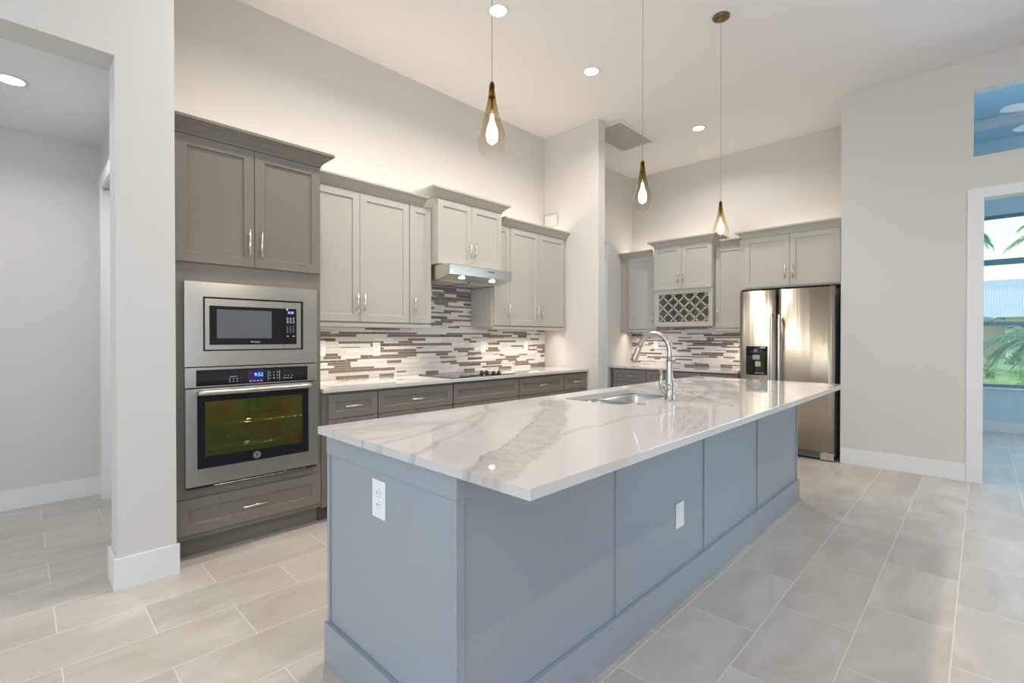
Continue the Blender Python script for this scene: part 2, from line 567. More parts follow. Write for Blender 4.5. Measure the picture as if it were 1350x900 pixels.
def poly(pts, w, s, soft=0.6):
    return [(a, b, w, s, soft) for a, b in zip(pts, pts[1:])]
V = []
V += poly([(0.80, 0.93), (0.927, 1.026), (1.04, 1.086), (1.23, 1.174), (1.457, 1.304), (1.78, 1.515), (2.08, 1.733)], 0.010, 0.62)
V += poly([(0.83, 0.90), (1.04, 1.0), (1.24, 1.10), (1.50, 1.26), (1.84, 1.50), (2.02, 1.66)], 0.090, 0.40, 0.30)
V += poly([(0.874, 0.891), (1.0, 0.925), (1.236, 1.028), (1.541, 1.219), (1.895, 1.492)], 0.007, 0.45)
V += poly([(0.80, 1.40), (0.98, 1.43), (1.17, 1.53), (1.31, 1.56), (1.54, 1.67), (1.72, 1.86)], 0.022, 0.30)
V += poly([(0.78, 1.19), (0.89, 1.235), (1.09, 1.341), (1.295, 1.469), (1.46, 1.59), (1.66, 1.80)], 0.016, 0.33)
V += poly([(1.10, 1.30), (1.35, 1.44), (1.62, 1.70)], 0.05, 0.13, 0.8)
V += poly([(1.24, 1.057), (1.48, 1.085), (1.66, 1.078), (1.83, 1.114), (2.01, 1.067), (2.29, 1.05), (2.6, 1.15), (3.0, 1.24)], 0.016, 0.34)
V += poly([(3.40, 1.82), (3.295, 1.60), (2.90, 1.271), (2.69, 1.086), (2.53, 0.914)], 0.014, 0.55)
V += poly([(3.3, 1.50), (3.0, 1.22), (2.85, 1.05)], 0.03, 0.25)
V += poly([(4.1, 1.5), (3.83, 1.313), (3.54, 1.12), (3.44, 1.0), (3.35, 0.9)], 0.014, 0.5)
V += poly([(3.136, 1.033), (3.024, 0.931)], 0.010, 0.4)
V += poly([(0.78, 0.97), (0.86, 0.955)], 0.010, 0.5)
V += poly([(0.78, 1.72), (0.86, 1.74)], 0.010, 0.45)
V += poly([(0.79, 1.50), (0.88, 1.50)], 0.010, 0.45)
M['quartz'] = quartz('veined_white_quartz', V)
V2 = poly([(2.0, 3.2), (2.2, 3.45), (2.35, 3.8)], 0.02, 0.4) + poly([(3.6, 3.2), (3.9, 3.5), (4.1, 3.8)], 0.02, 0.35) + poly([(1.5, 3.5), (1.8, 3.6), (2.0, 3.84)], 0.015, 0.3) + poly([(6.0, 3.3), (6.2, 2.9), (6.4, 2.5)], 0.02, 0.35)
M['quartz_back'] = quartz('pale_veined_quartz', V2)

# ------------------------------------------------------------------ room shell
H = 3.68
WY = 3.838     # back wall face
SX = 4.499     # stub wall face
FX = 6.56      # refrigerator wall face
RX = 5.811     # partition face
bm = nb()
box(bm, -4.6, 9.3, -5.1, 5.3, -0.12, 0.0)
finish('floor', bm, M['floor'], origin=(0, 0, 0))['kind'] = 'structure'
sbox('ceiling', M['ceiling'], -4.6, 5.93, -5.1, 3.087, H, H + 0.15)
sbox('ceiling_over_counters', M['ceiling'], 0.59, 6.7, 3.087, 3.96, H, H + 0.15)
sbox('ceiling_alcove', M['ceiling'], 5.93, 6.7, 0.91, 3.087, H, H + 0.15)
# back wall with the pantry doorway
bm = nb()
box(bm, 0.59, 4.85, WY, WY + 0.12, 0, H)
box(bm, 5.89, 6.7, WY, WY + 0.12, 0, H)
box(bm, 4.85, 5.89, WY, WY + 0.12, 2.64, H)
struct('wall_back', bm, M['wall'])
sbox('wall_pantry', M['wall'], 4.6, 6.7, 5.0, 5.1, 0, H)
sbox('wall_stub', M['wall'], SX, SX + 0.130, 3.0565, WY, 0, H, bevel=0.003)
sbox('wall_refrigerator', M['wall'], FX, FX + 0.12, 0.91, WY, 0, H)
# pantry door frame
bm = nb()
box(bm, 5.872, 5.889, WY - 0.002, WY + 0.122, 0, 2.622)
box(bm, 4.851, 5.889, WY - 0.002, WY + 0.122, 2.622, 2.639)
door1 = struct('door_1', bm, M['trim'])
for z in (0.35, 1.22, 2.35):
    pbox('door_hinge', M['hinge'], door1, 5.864, 5.8715, WY + 0.02, WY + 0.055, z, z + 0.09)

# partition with doorway and high opening
bm = nb()
T0, T1 = RX, RX + 0.12
box(bm, T0, T1, 0.07, 1.032, 0, H)
box(bm, T0, T1, 0.012, 0.07, 0, 2.829)
box(bm, T0, T1, 0.012, 0.07, 2.829, 2.83)
box(bm, T0, T1, -2.0, 0.012, 2.47, 2.829)
box(bm, T0, T1, -2.0, 0.07, 3.41, H)
box(bm, T0, T1, -5.1, -2.0, 0, H)
struct('wall_right', bm, M['wall'])
sbox('wall_alcove_side', M['wall'], T1, FX + 0.12, 0.91, 1.032, 0, H)
# casing round the doorway
bm = nb()
box(bm, RX - 0.018, RX - 0.0005, 0.0, 0.105, 0, 2.55)
box(bm, RX - 0.018, RX - 0.0005, -1.95, 0.0, 2.462, 2.55)
box(bm, RX - 0.0005, T1 + 0.001, 0.0, 0.0115, 0, 2.462)
box(bm, RX - 0.0005, T1 + 0.001, -1.95, 0.0, 2.462, 2.4695)
struct('trim_1', bm, M['trim'], bevel=0.002)
sbox('baseboard_right', M['trim'], RX - 0.016, RX - 0.0005, 0.106, 1.030, 0, 0.155, bevel=0.003)

# left wall: column, thick header, hall
CX0, CX1, CY0, CY1 = 0.343, 0.590, 3.087, 3.29
bm = nb()
box(bm, CX0, CX1, CY0, CY1, 0, H)
box(bm, 0.47, CX1, CY1, WY + 0.12, 0, H)
box(bm, -4.6, CX0, CY0, CY1, 2.66, H)
box(bm, -4.6, -2.6, CY0, CY1, 0, 2.66)
struct('wall_left', bm, M['wall'])
bm = nb()
box(bm, CX0 - 0.016, CX1 + 0.012, CY0 - 0.016, CY0 - 0.0005, 0, 0.16)
box(bm, CX0 - 0.016, CX0 - 0.0005, CY0 - 0.0005, CY1 + 0.016, 0, 0.16)
struct('baseboard_left', bm, M['trim'], bevel=0.002)
sbox('ceiling_hall', M['ceiling'], -4.6, 0.469, CY1, 5.3, 2.79, 2.9)
sbox('ceiling_hall_side', M['ceiling'], 0.469, 0.70, WY + 0.121, 5.3, 2.79, 2.9)
sbox('wall_hall', M['wall'], -4.6, 0.7, 5.10, 5.22, 0, 2.79)
bm = nb()
box(bm, 0.47, 0.589, 4.90, 5.0995, 0, 2.79)
box(bm, 0.47, 0.589, 3.96, 4.90, 2.42, 2.79)
struct('wall_hall_side', bm, M['wall'])
sbox('wall_hall_end', M['wall'], -4.6, -4.48, CY1, 5.10, 0, 2.79)
sbox('baseboard_hall', M['trim'], -4.48, 0.469, 5.084, 5.0995, 0, 0.145, bevel=0.002)
bm = nb()
box(bm, 0.452, 0.4695, 4.885, 4.985, 0, 2.51)
box(bm, 0.452, 0.4695, 3.97, 4.885, 2.41, 2.51)
box(bm, 0.4695, 0.60, 4.885, 4.899, 0, 2.41)
struct('trim_2', bm, M['trim'], bevel=0.002)
pd = sbox('door_2', M['trim'], 0.60, 0.64, 3.97, 4.884, 0.01, 2.41, bevel=0.002)
bm = nb(); cyl(bm, (0.60, 4.05, 0.95), (0.545, 4.05, 0.95), 0.011, seg=12); cyl(bm, (0.548, 4.05, 0.95), (0.548, 4.16, 0.95), 0.009, seg=12)
finish('door_handle', bm, M['nickel'], pd)

# walls behind the camera with big window openings
bm = nb()
box(bm, -4.6, 9.3, -5.1, -5.0, 2.85, H)
box(bm, -4.6, 9.3, -5.1, -5.0, 0, 0.05)
box(bm, -4.6, -3.8, -5.1, -5.0, 0.05, 2.85)
box(bm, 1.9, 9.3, -5.1, -5.0, 0.05, 2.85)
for x in (-1.9, 0.0): box(bm, x, x + 0.14, -5.1, -5.0, 0.05, 2.85)
struct('wall_front', bm, M['wall'])
bm = nb()
box(bm, -4.6, -4.5, -5.0, CY0, 2.85, H)
box(bm, -4.6, -4.5, -5.0, CY0, 0, 0.1)
box(bm, -4.6, -4.5, -5.0, -3.7, 0.1, 2.85)
box(bm, -4.6, -4.5, 2.9, CY0, 0.1, 2.85)
for y in (-1.6, 0.6): box(bm, -4.6, -4.5, y, y + 0.14, 0.1, 2.85)
struct('wall_rear', bm, M['wall'])

# far room
bm = nb()
WX = 9.15
box(bm, WX, WX + 0.15, -5.1, -1.5, 0, 4.2)
box(bm, WX, WX + 0.15, 0.30, 0.95, 0, 4.2)
box(bm, WX, WX + 0.15, -1.5, 0.30, 0, 0.60)
box(bm, WX, WX + 0.15, -1.5, 0.30, 2.90, 4.2)
struct('wall_far_room', bm, M['blue_wall'])
sbox('wall_far_room_side', M['blue_wall'], 6.69, WX + 0.15, 0.80, 0.95, 0, 4.2)
sbox('wall_far_room_inner', M['blue_wall'], T1 + 0.001, T1 + 0.02, 0.075, 0.9, 0, 4.1)
sbox('wall_far_room_link', M['blue_wall'], T1 + 0.02, 6.69, 0.80, 0.909, 0, 4.2)
sbox('wall_far_room_end', M['blue_wall'], T1, WX + 0.15, -5.1, -5.0, H, 4.2)
bm = nb()
box(bm, 5.70, 8.6, -4.4, 0.5, 4.02, 4.2)
box(bm, 8.6, 9.3, -5.1, 0.95, 3.90, 4.2)
box(bm, 5.70, 8.6, 0.5, 0.95, 3.90, 4.2)
box(bm, 5.70, 8.6, -5.1, -4.4, 3.90, 4.2)
box(bm, 5.60, 5.70, -5.1, 0.95, H + 0.15, 4.2)
struct('ceiling_far_room', bm, M['blue_ceiling'])
bm = nb()
box(bm, 8.585, 8.60, -4.4, 0.5, 3.90, 4.0195)
box(bm, 8.56, 8.585, -4.4, 0.5, 3.97, 4.0195)
struct('trim_3', bm, M['trim'])
sbox('baseboard_far_room', M['trim'], WX - 0.016, WX - 0.0005, -5.0, 0.79, 0, 0.145, bevel=0.002)
# window of the far room: frame, three lights, thin dark sash bars, glass panes
glass = bpy.data.materials.new('window_glass'); glass.use_nodes = True
gn = glass.node_tree; gn.nodes.clear()
go = gn.nodes.new('ShaderNodeOutputMaterial'); gm = gn.nodes.new('ShaderNodeMixShader'); gt = gn.nodes.new('ShaderNodeBsdfTransparent'); gg = gn.nodes.new('ShaderNodeBsdfGlossy'); gf = gn.nodes.new('ShaderNodeFresnel')
gt.inputs['Color'].default_value = (0.93, 0.985, 0.99, 1); gg.inputs['Roughness'].default_value = 0.02; gf.inputs['IOR'].default_value = 1.3
gn.links.new(gf.outputs[0], gm.inputs[0]); gn.links.new(gt.outputs[0], gm.inputs[1]); gn.links.new(gg.outputs[0], gm.inputs[2]); gn.links.new(gm.outputs[0], go.inputs[0])
win_m = mat('grey_window_metal', (0.16, 0.25, 0.32), 0.4, 0.3)
bm = nb()
for y0, y1 in ((-1.499, -1.44), (0.24, 0.299)): box(bm, WX + 0.03, WX + 0.09, y0, y1, 0.601, 2.899)
for z0, z1 in ((0.601, 0.64), (2.86, 2.899), (1.425, 1.475), (2.24, 2.315)): box(bm, WX + 0.03, WX + 0.09, -1.44, 0.24, z0, z1)
w1 = struct('window_1', bm, win_m)
bm = nb(); box(bm, WX - 0.05, WX + 0.029, -1.53, 0.33, 0.575, 0.5995); finish('window_sill', bm, M['trim'], w1, bevel=0.003)
for z0, z1 in ((0.641, 1.424), (1.476, 2.239), (2.316, 2.859)):
    bm = nb(); box(bm, WX + 0.055, WX + 0.061, -1.439, 0.239, z0, z1); finish('window_pane', bm, glass, w1)

# ------------------------------------------------------------------ ceiling fan in the far room
fan = tag(empty('ceiling_fan', (6.85, -0.72, 4.02)), 'pale ceiling fan seen through the high opening over the doorway', 'ceiling fan')
bm = nb(); cyl(bm, (6.85, -0.72, 3.55), (6.85, -0.72, 4.019), 0.012, seg=12); lathe(bm, 6.85, -0.72, [(0.001, 4.018), (0.07, 4.018), (0.06, 3.98), (0.02, 3.96)], 20)
finish('downrod', bm, M['trim'], fan)
bm = nb(); lathe(bm, 6.85, -0.72, [(0.0, 3.56), (0.06, 3.555), (0.11, 3.52), (0.12, 3.46), (0.10, 3.41), (0.05, 3.38), (0.0, 3.375)], 28)
finish('motor', bm, M['trim'], fan)
for k in range(5):
    a = math.radians(45.6 + 72 * k)
    bm = nb()
    c, s = math.cos(a), math.sin(a)
    prof = [(0.10, 0.02), (0.18, 0.03), (0.26, 0.062), (0.50, 0.072), (0.64, 0.066), (0.685, 0.035)]
    tops = []
    for dz in (0.0, 0.007):
        l1, l2 = [], []
        for r, w in prof:
            for lst, sg in ((l1, 1), (l2, -1)):
                ww = w * sg
                lst.append(bm.verts.new((6.85 + c * r - s * ww, -0.72 + s * r + c * ww, 3.425 + dz + 0.12 * ww)))
        tops.append((l1, l2))
    (a1, a2), (b1, b2) = tops
    n = len(prof)
    for i in range(n - 1):
        bm.faces.new((a1[i], a1[i + 1], a2[i + 1], a2[i])); bm.faces.new((b1[i], b2[i], b2[i + 1], b1[i + 1]))
        bm.faces.new((a1[i], b1[i], b1[i + 1], a1[i + 1])); bm.faces.new((a2[i], a2[i + 1], b2[i + 1], b2[i]))
    bm.faces.new((a1[0], a2[0], b2[0], b1[0])); bm.faces.new((a1[-1], b1[-1], b2[-1], a2[-1]))
    finish('blade', bm, M['trim'], fan)

# ------------------------------------------------------------------ oven wall: tall cabinet
OW = Face('S', 3.221)
tall = tag(empty('tall_oven_cabinet', (1.02, 3.52, 0)), 'tall taupe cabinet housing the microwave and wall oven, beside the white column', 'cabinet')
bm = nb()
X0, X1 = 0.6055, 1.436
YB = WY - 0.002
box(bm, X0, X0 + 0.019, 3.221, YB, 0.115, 2.41)
box(bm, X1 - 0.019, X1, 3.221, YB, 0.115, 2.41)
for z in (0.115, 0.358, 1.645, 2.391): box(bm, X0 + 0.019, X1 - 0.019, 3.24, YB, z, z + 0.019)
box(bm, X0 + 0.019, X1 - 0.019, YB - 0.006, YB, 0.134, 2.391)
# face frame
box(bm, X0 + 0.019, 0.66, 3.221, 3.24, 0.115, 2.41)
box(bm, 1.39, X1 - 0.019, 3.221, 3.24, 0.115, 2.41)
box(bm, 0.66, 1.39, 3.221, 3.24, 1.575, 1.69)
box(bm, 0.66, 1.39, 3.221, 3.24, 0.335, 0.420)
box(bm, 0.66, 1.39, 3.221, 3.24, 0.115, 0.150)
box(bm, 0.66, 1.39, 3.221, 3.24, 2.395, 2.41)
finish('carcass', bm, M['dark_cab'], tall)
bm = nb(); box(bm, X0 + 0.002, X1 + 0.0, 3.285, 3.80, 0.0005, 0.1145); finish('toe_kick', bm, M['dark_cab'], tall)
d1 = finish('door', shaker_bm(OW, 0.6125, 1.0185, 1.690, 2.403), M['dark_cab'], tall)
pull(OW, 'handle', d1, 0.986, 1.834, 0.155, True)
d2 = finish('door', shaker_bm(OW, 1.0215, 1.429, 1.690, 2.403), M['dark_cab'], tall)
pull(OW, 'handle', d2, 1.053, 1.832, 0.155, True)
dr = finish('drawer', shaker_bm(OW, 0.6125, 1.429, 0.145, 0.345), M['dark_cab'], tall)
pull(OW, 'handle', dr, 1.02, 0.243, 0.155, False)
finish('crown_molding', crown_bm([(0.604, 3.215), (1.437, 3.215), (1.437, YB)], 2.409), M['dark_cab'], tall)

# microwave with its trim kit
mw = tag(empty('microwave', (1.026, 3.20, 1.088)), 'built-in stainless microwave with black window above the wall oven', 'microwave')
bm = nb()
yf, yb = 3.190, 3.2195
for a in ((0.651, 1.400, 1.497, 1.580), (0.651, 1.400, 1.096, 1.184), (0.651, 0.741, 1.184, 1.497), (1.308, 1.400, 1.184, 1.497)):
    box(bm, a[0], a[1], yf, yb, a[2], a[3])
finish('trim_frame', bm, M['steel_flat'], mw, bevel=0.0)
bm = nb(); box(bm, 0.745, 1.304, 3.222, 3.60, 1.186, 1.495); box(bm, 0.7415, 1.3075, 3.215, 3.2215, 1.1845, 1.4965); finish('body', bm, M['black'], mw)
bm = nb()
for a in ((0.752, 1.192, 1.447, 1.487), (0.752, 1.192, 1.192, 1.219), (0.752, 0.774, 1.219, 1.447)): box(bm, a[0], a[1], 3.196, 3.2145, a[2], a[3])
mwd = finish('door', bm, M['steel_flat'], mw)
bm = nb(); box(bm, 0.7745, 1.192, 3.1965, 3.2145, 1.2195, 1.4465); finish('door_glass', bm, M['black_glass'], mwd)
bm = nb(); box(bm, 0.812, 1.115, 3.1955, 3.1964, 1.258, 1.427); finish('window', bm, M['micro_screen'], mwd)
bm = nb()
for a in ((1.1935, 1.296, 1.447, 1.487), (1.1935, 1.296, 1.192, 1.219), (1.268, 1.296, 1.219, 1.447)): box(bm, a[0], a[1], 3.196, 3.2145, a[2], a[3])
mcp = finish('control_frame', bm, M['steel_flat'], mw)
bm = nb(); box(bm, 1.1935, 1.2675, 3.1965, 3.2145, 1.2195, 1.4465); cp = finish('control_panel', bm, M['black_glass'], mw)
bm = nb()
for r in range(4):
    for c in range(3):
        box(bm, 1.206 + c * 0.019, 1.217 + c * 0.019, 3.1958, 3.1964, 1.385 - r * 0.010, 1.389 - r * 0.010)
for r in range(4):
    for c in range(3):
        box(bm, 1.208 + c * 0.019, 1.212 + c * 0.019, 3.1958, 3.1964, 1.330 - r * 0.012, 1.335 - r * 0.012)
for c in (0, 2): box(bm, 1.206 + c * 0.019, 1.218 + c * 0.019, 3.1958, 3.1964, 1.268, 1.274)
finish('buttons', bm, M['grey_print'], cp)
text_mesh('clock_digits', '8:00', 0.021, M['display'], cp, (1.232, 3.1955, 1.421), 'S')
bm = nb(); cyl(bm, (1.209, 3.196, 1.441), (1.209, 3.1935, 1.441), 0.006, seg=14); finish('round_sticker', bm, mat('cream_sticker', (0.75, 0.68, 0.42), 0.5), cp)
text_mesh('maker_lettering', 'Whirlpool', 0.013, M['white_plastic'], mwd, (1.02, 3.1955, 1.236), 'S')

# wall oven
ov = tag(empty('wall_oven', (1.023, 3.2, 0.40)), 'stainless wall oven with tinted glass door below the microwave', 'oven')
bm = nb()
# cavity shell
box(bm, 0.665, 0.69, 3.222, 3.72, 0.425, 1.06); box(bm, 1.355, 1.38, 3.222, 3.72, 0.425, 1.06)
box(bm, 0.69, 1.355, 3.222, 3.72, 0.425, 0.45); box(bm, 0.69, 1.355, 3.222, 3.72, 0.96, 1.06); box(bm, 0.69, 1.355, 3.70, 3.72, 0.45, 0.96)
finish('oven_cavity', bm, mat('speckled_enamel', (0.10, 0.095, 0.07), 0.4), ov)
bm = nb()
for a in ((0.651, 1.397, 1.076, 1.090), (0.651, 1.397, 0.978, 0.984), (0.651, 0.705, 0.984, 1.076), (1.334, 1.397, 0.984, 1.076)): box(bm, a[0], a[1], 3.186, 3.2195, a[2], a[3])
ocf = finish('control_frame', bm, M['steel_flat'], ov)
bm = nb(); box(bm, 0.7055, 1.3335, 3.184, 3.2195, 0.9845, 1.0755); ocp = finish('control_panel', bm, M['black_glass'], ov)
bm = nb(); box(bm, 0.975, 1.063, 3.1832, 3.1839, 0.99, 1.065); finish('display_window', bm, mat('violet_display_glass', (0.015, 0.01, 0.05), 0.1, emis=(0.1, 0.03, 0.4), es=0.25), ocp)
text_mesh('clock_digits', '9:52', 0.030, M['display2'], ocp, (1.034, 3.1826, 1.035), 'S')
bm = nb()
for c in range(4): box(bm, 0.983 + c * 0.02, 0.994 + c * 0.02, 3.1824, 3.1831, 0.996, 1.001)
finish('display_print', bm, M['grey_print'], ocp)
bm = nb()
for c in range(3):
    for r in range(3): box(bm, 1.098 + c * 0.022, 1.104 + c * 0.022, 3.1833, 3.1839, 1.007 + r * 0.018, 1.012 + r * 0.018)
for x0, x1, z0, z1 in ((1.088, 1.090, 0.995, 1.058), (1.156, 1.158, 0.995, 1.058)): box(bm, x0, x1, 3.1833, 3.1839, z0, z1)
finish('number_keypad', bm, M['grey_print'], ocp)
bm = nb()
for x in (0.872, 0.892, 0.912): 
    box(bm, x, x + 0.006, 3.1833, 3.1839, 1.0, 1.005); box(bm, x, x + 0.006, 3.1833, 3.1839, 1.015, 1.020)
box(bm, 0.876, 0.914, 3.1833, 3.1839, 1.030, 1.033)
finish('left_button_print', bm, M['grey_print'], ocp)
bm = nb()
for x in (1.18, 1.20, 1.222):
    box(bm, x, x + 0.012, 3.1833, 3.1839, 1.003, 1.007); box(bm, x + 0.008, x + 0.014, 3.1833, 3.1839, 1.018, 1.023)
finish('right_button_print', bm, M['grey_print'], ocp)
# door
bm = nb()
DZ0, DZ1 = 0.420, 0.971
for a in ((0.651, 1.397, DZ0, 0.515), (0.651, 0.706, 0.515, DZ1), (1.334, 1.397, 0.515, DZ1), (0.706, 1.334, 0.932, DZ1)): box(bm, a[0], a[1], 3.172, 3.2195, a[2], a[3])
od = finish('door', bm, M['steel_flat'], ov)
film = bpy.data.materials.new('tinted_oven_glass'); film.use_nodes = True
fn = film.node_tree; fn.nodes.clear()
fo = fn.nodes.new('ShaderNodeOutputMaterial'); fm = fn.nodes.new('ShaderNodeMixShader'); ft = fn.nodes.new('ShaderNodeBsdfTransparent'); fg = fn.nodes.new('ShaderNodeBsdfGlossy')
ftc = fn.nodes.new('ShaderNodeTexCoord'); fnz = fn.nodes.new('ShaderNodeTexNoise'); frp = fn.nodes.new('ShaderNodeValToRGB')
fnz.inputs['Scale'].default_value = 5.0; fnz.inputs['Detail'].default_value = 1.0
fe = frp.color_ramp.elements
fe[0].position = 0.30; fe[0].color = (0.16, 0.42, 0.12, 1); fe[1].position = 0.72; fe[1].color = (0.42, 0.10, 0.14, 1)
x_ = fe.new(0.45); x_.color = (0.40, 0.42, 0.16, 1); x_ = fe.new(0.58); x_.color = (0.46, 0.32, 0.12, 1)
fn.links.new(ftc.outputs['Object'], fnz.inputs['Vector']); fn.links.new(fnz.outputs['Fac'], frp.inputs[0]); fn.links.new(frp.outputs[0], fg.inputs['Color'])
fg.inputs['Roughness'].default_value = 0.03; ft.inputs['Color'].default_value = (0.70, 0.72, 0.42, 1); fm.inputs[0].default_value = 0.42
fn.links.new(ft.outputs[0], fm.inputs[1]); fn.links.new(fg.outputs[0], fm.inputs[2]); fn.links.new(fm.outputs[0], fo.inputs[0])
bm = nb()
for a in ((0.7065, 1.3335, 0.5155, 0.580), (0.7065, 1.3335, 0.895, 0.9315), (0.7065, 0.745, 0.580, 0.895), (1.296, 1.3335, 0.580, 0.895)): box(bm, a[0], a[1], 3.170, 3.190, a[2], a[3])
dg_ = finish('door_glass_border', bm, M['black_glass'], od)
bm = nb(); box(bm, 0.7455, 1.2955, 3.1715, 3.1755, 0.5805, 0.8945); finish('window', bm, film, od)
bm = nb(); cyl(bm, (1.018, 3.168, 0.548), (1.018, 3.1699, 0.548), 0.022, seg=24); bdg = finish('round_badge', bm, M['chrome'], od)
bm = nb()
for dx, dz, w in ((0, 0.008, 0.012), (0.003, 0.0, 0.014), (-0.002, -0.008, 0.010)): box(bm, 1.018 + dx - w / 2, 1.018 + dx + w / 2, 3.1672, 3.1679, 0.548 + dz - 0.0015, 0.548 + dz + 0.0015)
finish('badge_mark', bm, M['black'], bdg)
text_mesh('maker_lettering', 'Whirlpool', 0.016, mat('grey_print_dark', (0.22, 0.21, 0.2), 0.4), od, (1.025, 3.1715, 0.468), 'S')
bm = nb()
pts = [(0.705, 3.1735, 0.950), (0.715, 3.140, 0.950), (0.74, 3.130, 0.950), (1.02, 3.118, 0.950), (1.30, 3.130, 0.950), (1.325, 3.140, 0.950), (1.335, 3.1735, 0.950)]
tube(bm, smooth_path(pts, 6), 0.0150, 14)
finish('handle', bm, M['steel_bar'], od)
for z in (0.60, 0.74):
    bm = nb()
    for y in (3.26, 3.62): cyl(bm, (0.70, y, z), (1.345, y, z), 0.004, seg=8)
    for k in range(17): cyl(bm, (0.715 + k * 0.0385, 3.26, z), (0.715 + k * 0.0385, 3.62, z), 0.0022, seg=6)
    cyl(bm, (0.70, 3.235, z + 0.02), (1.345, 3.235, z + 0.02), 0.0035, seg=8)
    finish('oven_rack', bm, M['chrome'], ov)
bm = nb(); box(bm, 0.655, 1.392, 3.19, 3.2195, 0.402, 0.4185)
finish('lower_vent', bm, M['black'], ov)
bm = nb(); cyl(bm, (0.79, 3.186, 0.407), (1.34, 3.186, 0.407), 0.0022, seg=6)
for x in (0.83, 0.95, 1.07, 1.19, 1.31): cyl(bm, (x, 3.186, 0.403), (x, 3.186, 0.4185), 0.002, seg=6)
finish('vent_wire', bm, M['chrome'], ov)
# point light added inside the cavity to brighten the racks behind the glass
ol = bpy.data.lights.new('oven_fill_light', 'POINT'); ol.energy = 8.0; ol.color = (1.0, 0.85, 0.55); ol.shadow_soft_size = 0.03
oo = bpy.data.objects.new('oven_fill_light', ol); COL.objects.link(oo); oo.location = (1.02, 3.26, 0.925)

# ------------------------------------------------------------------ base cabinets
def base_cabinet(F, u0, u1, ztop, back, label, group, shift, handle=True, hpos=None, doors=1, fill=0.0):
    """u0<u1; shift = which side carries a filler stile."""
    a, b = sorted((u0, u1))
    base = F.p((a + b) / 2, -0.25, 0)
    t = tag(empty('base_cabinet', base), label, 'cabinet', group)
    bm = nb()
    F.box(bm, a + 0.0005, b - 0.0005, -back, 0, 0.105, ztop)
    finish('carcass', bm, M['dark_cab'], t)
    bm = nb(); F.box(bm, a + 0.0005, b - 0.0005, -back, -0.065, 0.0005, 0.1045); finish('toe_kick', bm, M['kick'], t)
    da, db = (a + fill, b - 0.002) if shift > 0 else (a + 0.002, b - fill)
    if fill == 0: da, db = a + 0.006, b - 0.006
    zt = ztop - 0.018
    d = finish('drawer', shaker_bm(F, da, db, zt - 0.165, zt, rail=0.048), M['dark_cab'], t)
    if handle:
        pull(F, 'handle', d, (da + db) / 2, zt - 0.082, 0.155, False)
    n = doors
    w = (db - da) / n
    for k in range(n):
        e = finish('door', shaker_bm(F, da + k * w + (0.0015 if k else 0), da + (k + 1) * w - 0.0015, 0.118, zt - 0.171), M['dark_cab'], t)
        hu = da + (k + 1) * w - 0.03 if (k == 0 and n > 1) or (n == 1) else da + k * w + 0.03
        pull(F, 'handle', e, hu, zt - 0.30, 0.155, True)
    return t
BF = Face('S', 3.215)
ZB = 0.884
bk = 0.619
base_cabinet(BF, 1.438, 1.857, ZB, bk, 'narrow taupe base cabinet right beside the tall oven cabinet', None, 1, fill=0.045)
base_cabinet(BF, 1.857, 2.565, ZB, bk, 'wide taupe base cabinet left of the cooktop, one long handle on its drawer', None, 0, doors=2)
base_cabinet(BF, 2.565, 3.37, ZB, bk, 'wide taupe base cabinet under the cooktop, its false drawer front has no handle', None, 0, handle=False, doors=2, fill=0)
base_cabinet(BF, 3.37, 4.065, ZB, bk, 'taupe base cabinet just right of the one under the cooktop', None, 0, doors=2)
base_cabinet(BF, 4.065, 4.481, ZB, bk, 'small taupe base cabinet at the end against the stub wall', None, 0)
bm = nb(); box(bm, 1.4375, 4.4985, 3.180, WY - 0.001, 0.8855, 0.914)
tag(finish('countertop', bm, M['quartz_back'], bevel=0.003), 'long white quartz countertop below the oven wall\'s upper cabinets, holding the cooktop', 'countertop')

RF = Face('W', 5.965)
ZB2 = 0.834
base_cabinet(RF, 3.265, 3.834, ZB2, 0.594, 'left-hand taupe base cabinet on the refrigerator wall, in the corner', None, -1, fill=0.06)
base_cabinet(RF, 2.508, 3.265, ZB2, 0.594, 'middle taupe base cabinet on the refrigerator wall, behind the faucet', None, 0, doors=2)
base_cabinet(RF, 2.062, 2.508, ZB2, 0.594, 'taupe base cabinet directly left of the refrigerator', None, 0)
bm = nb(); box(bm, 5.925, FX - 0.001, 2.0635, WY - 0.001, 0.8355, 0.864)
tag(finish('countertop', bm, M['quartz_back'], bevel=0.003), 'short white quartz countertop left of the refrigerator, below the wine rack', 'countertop')

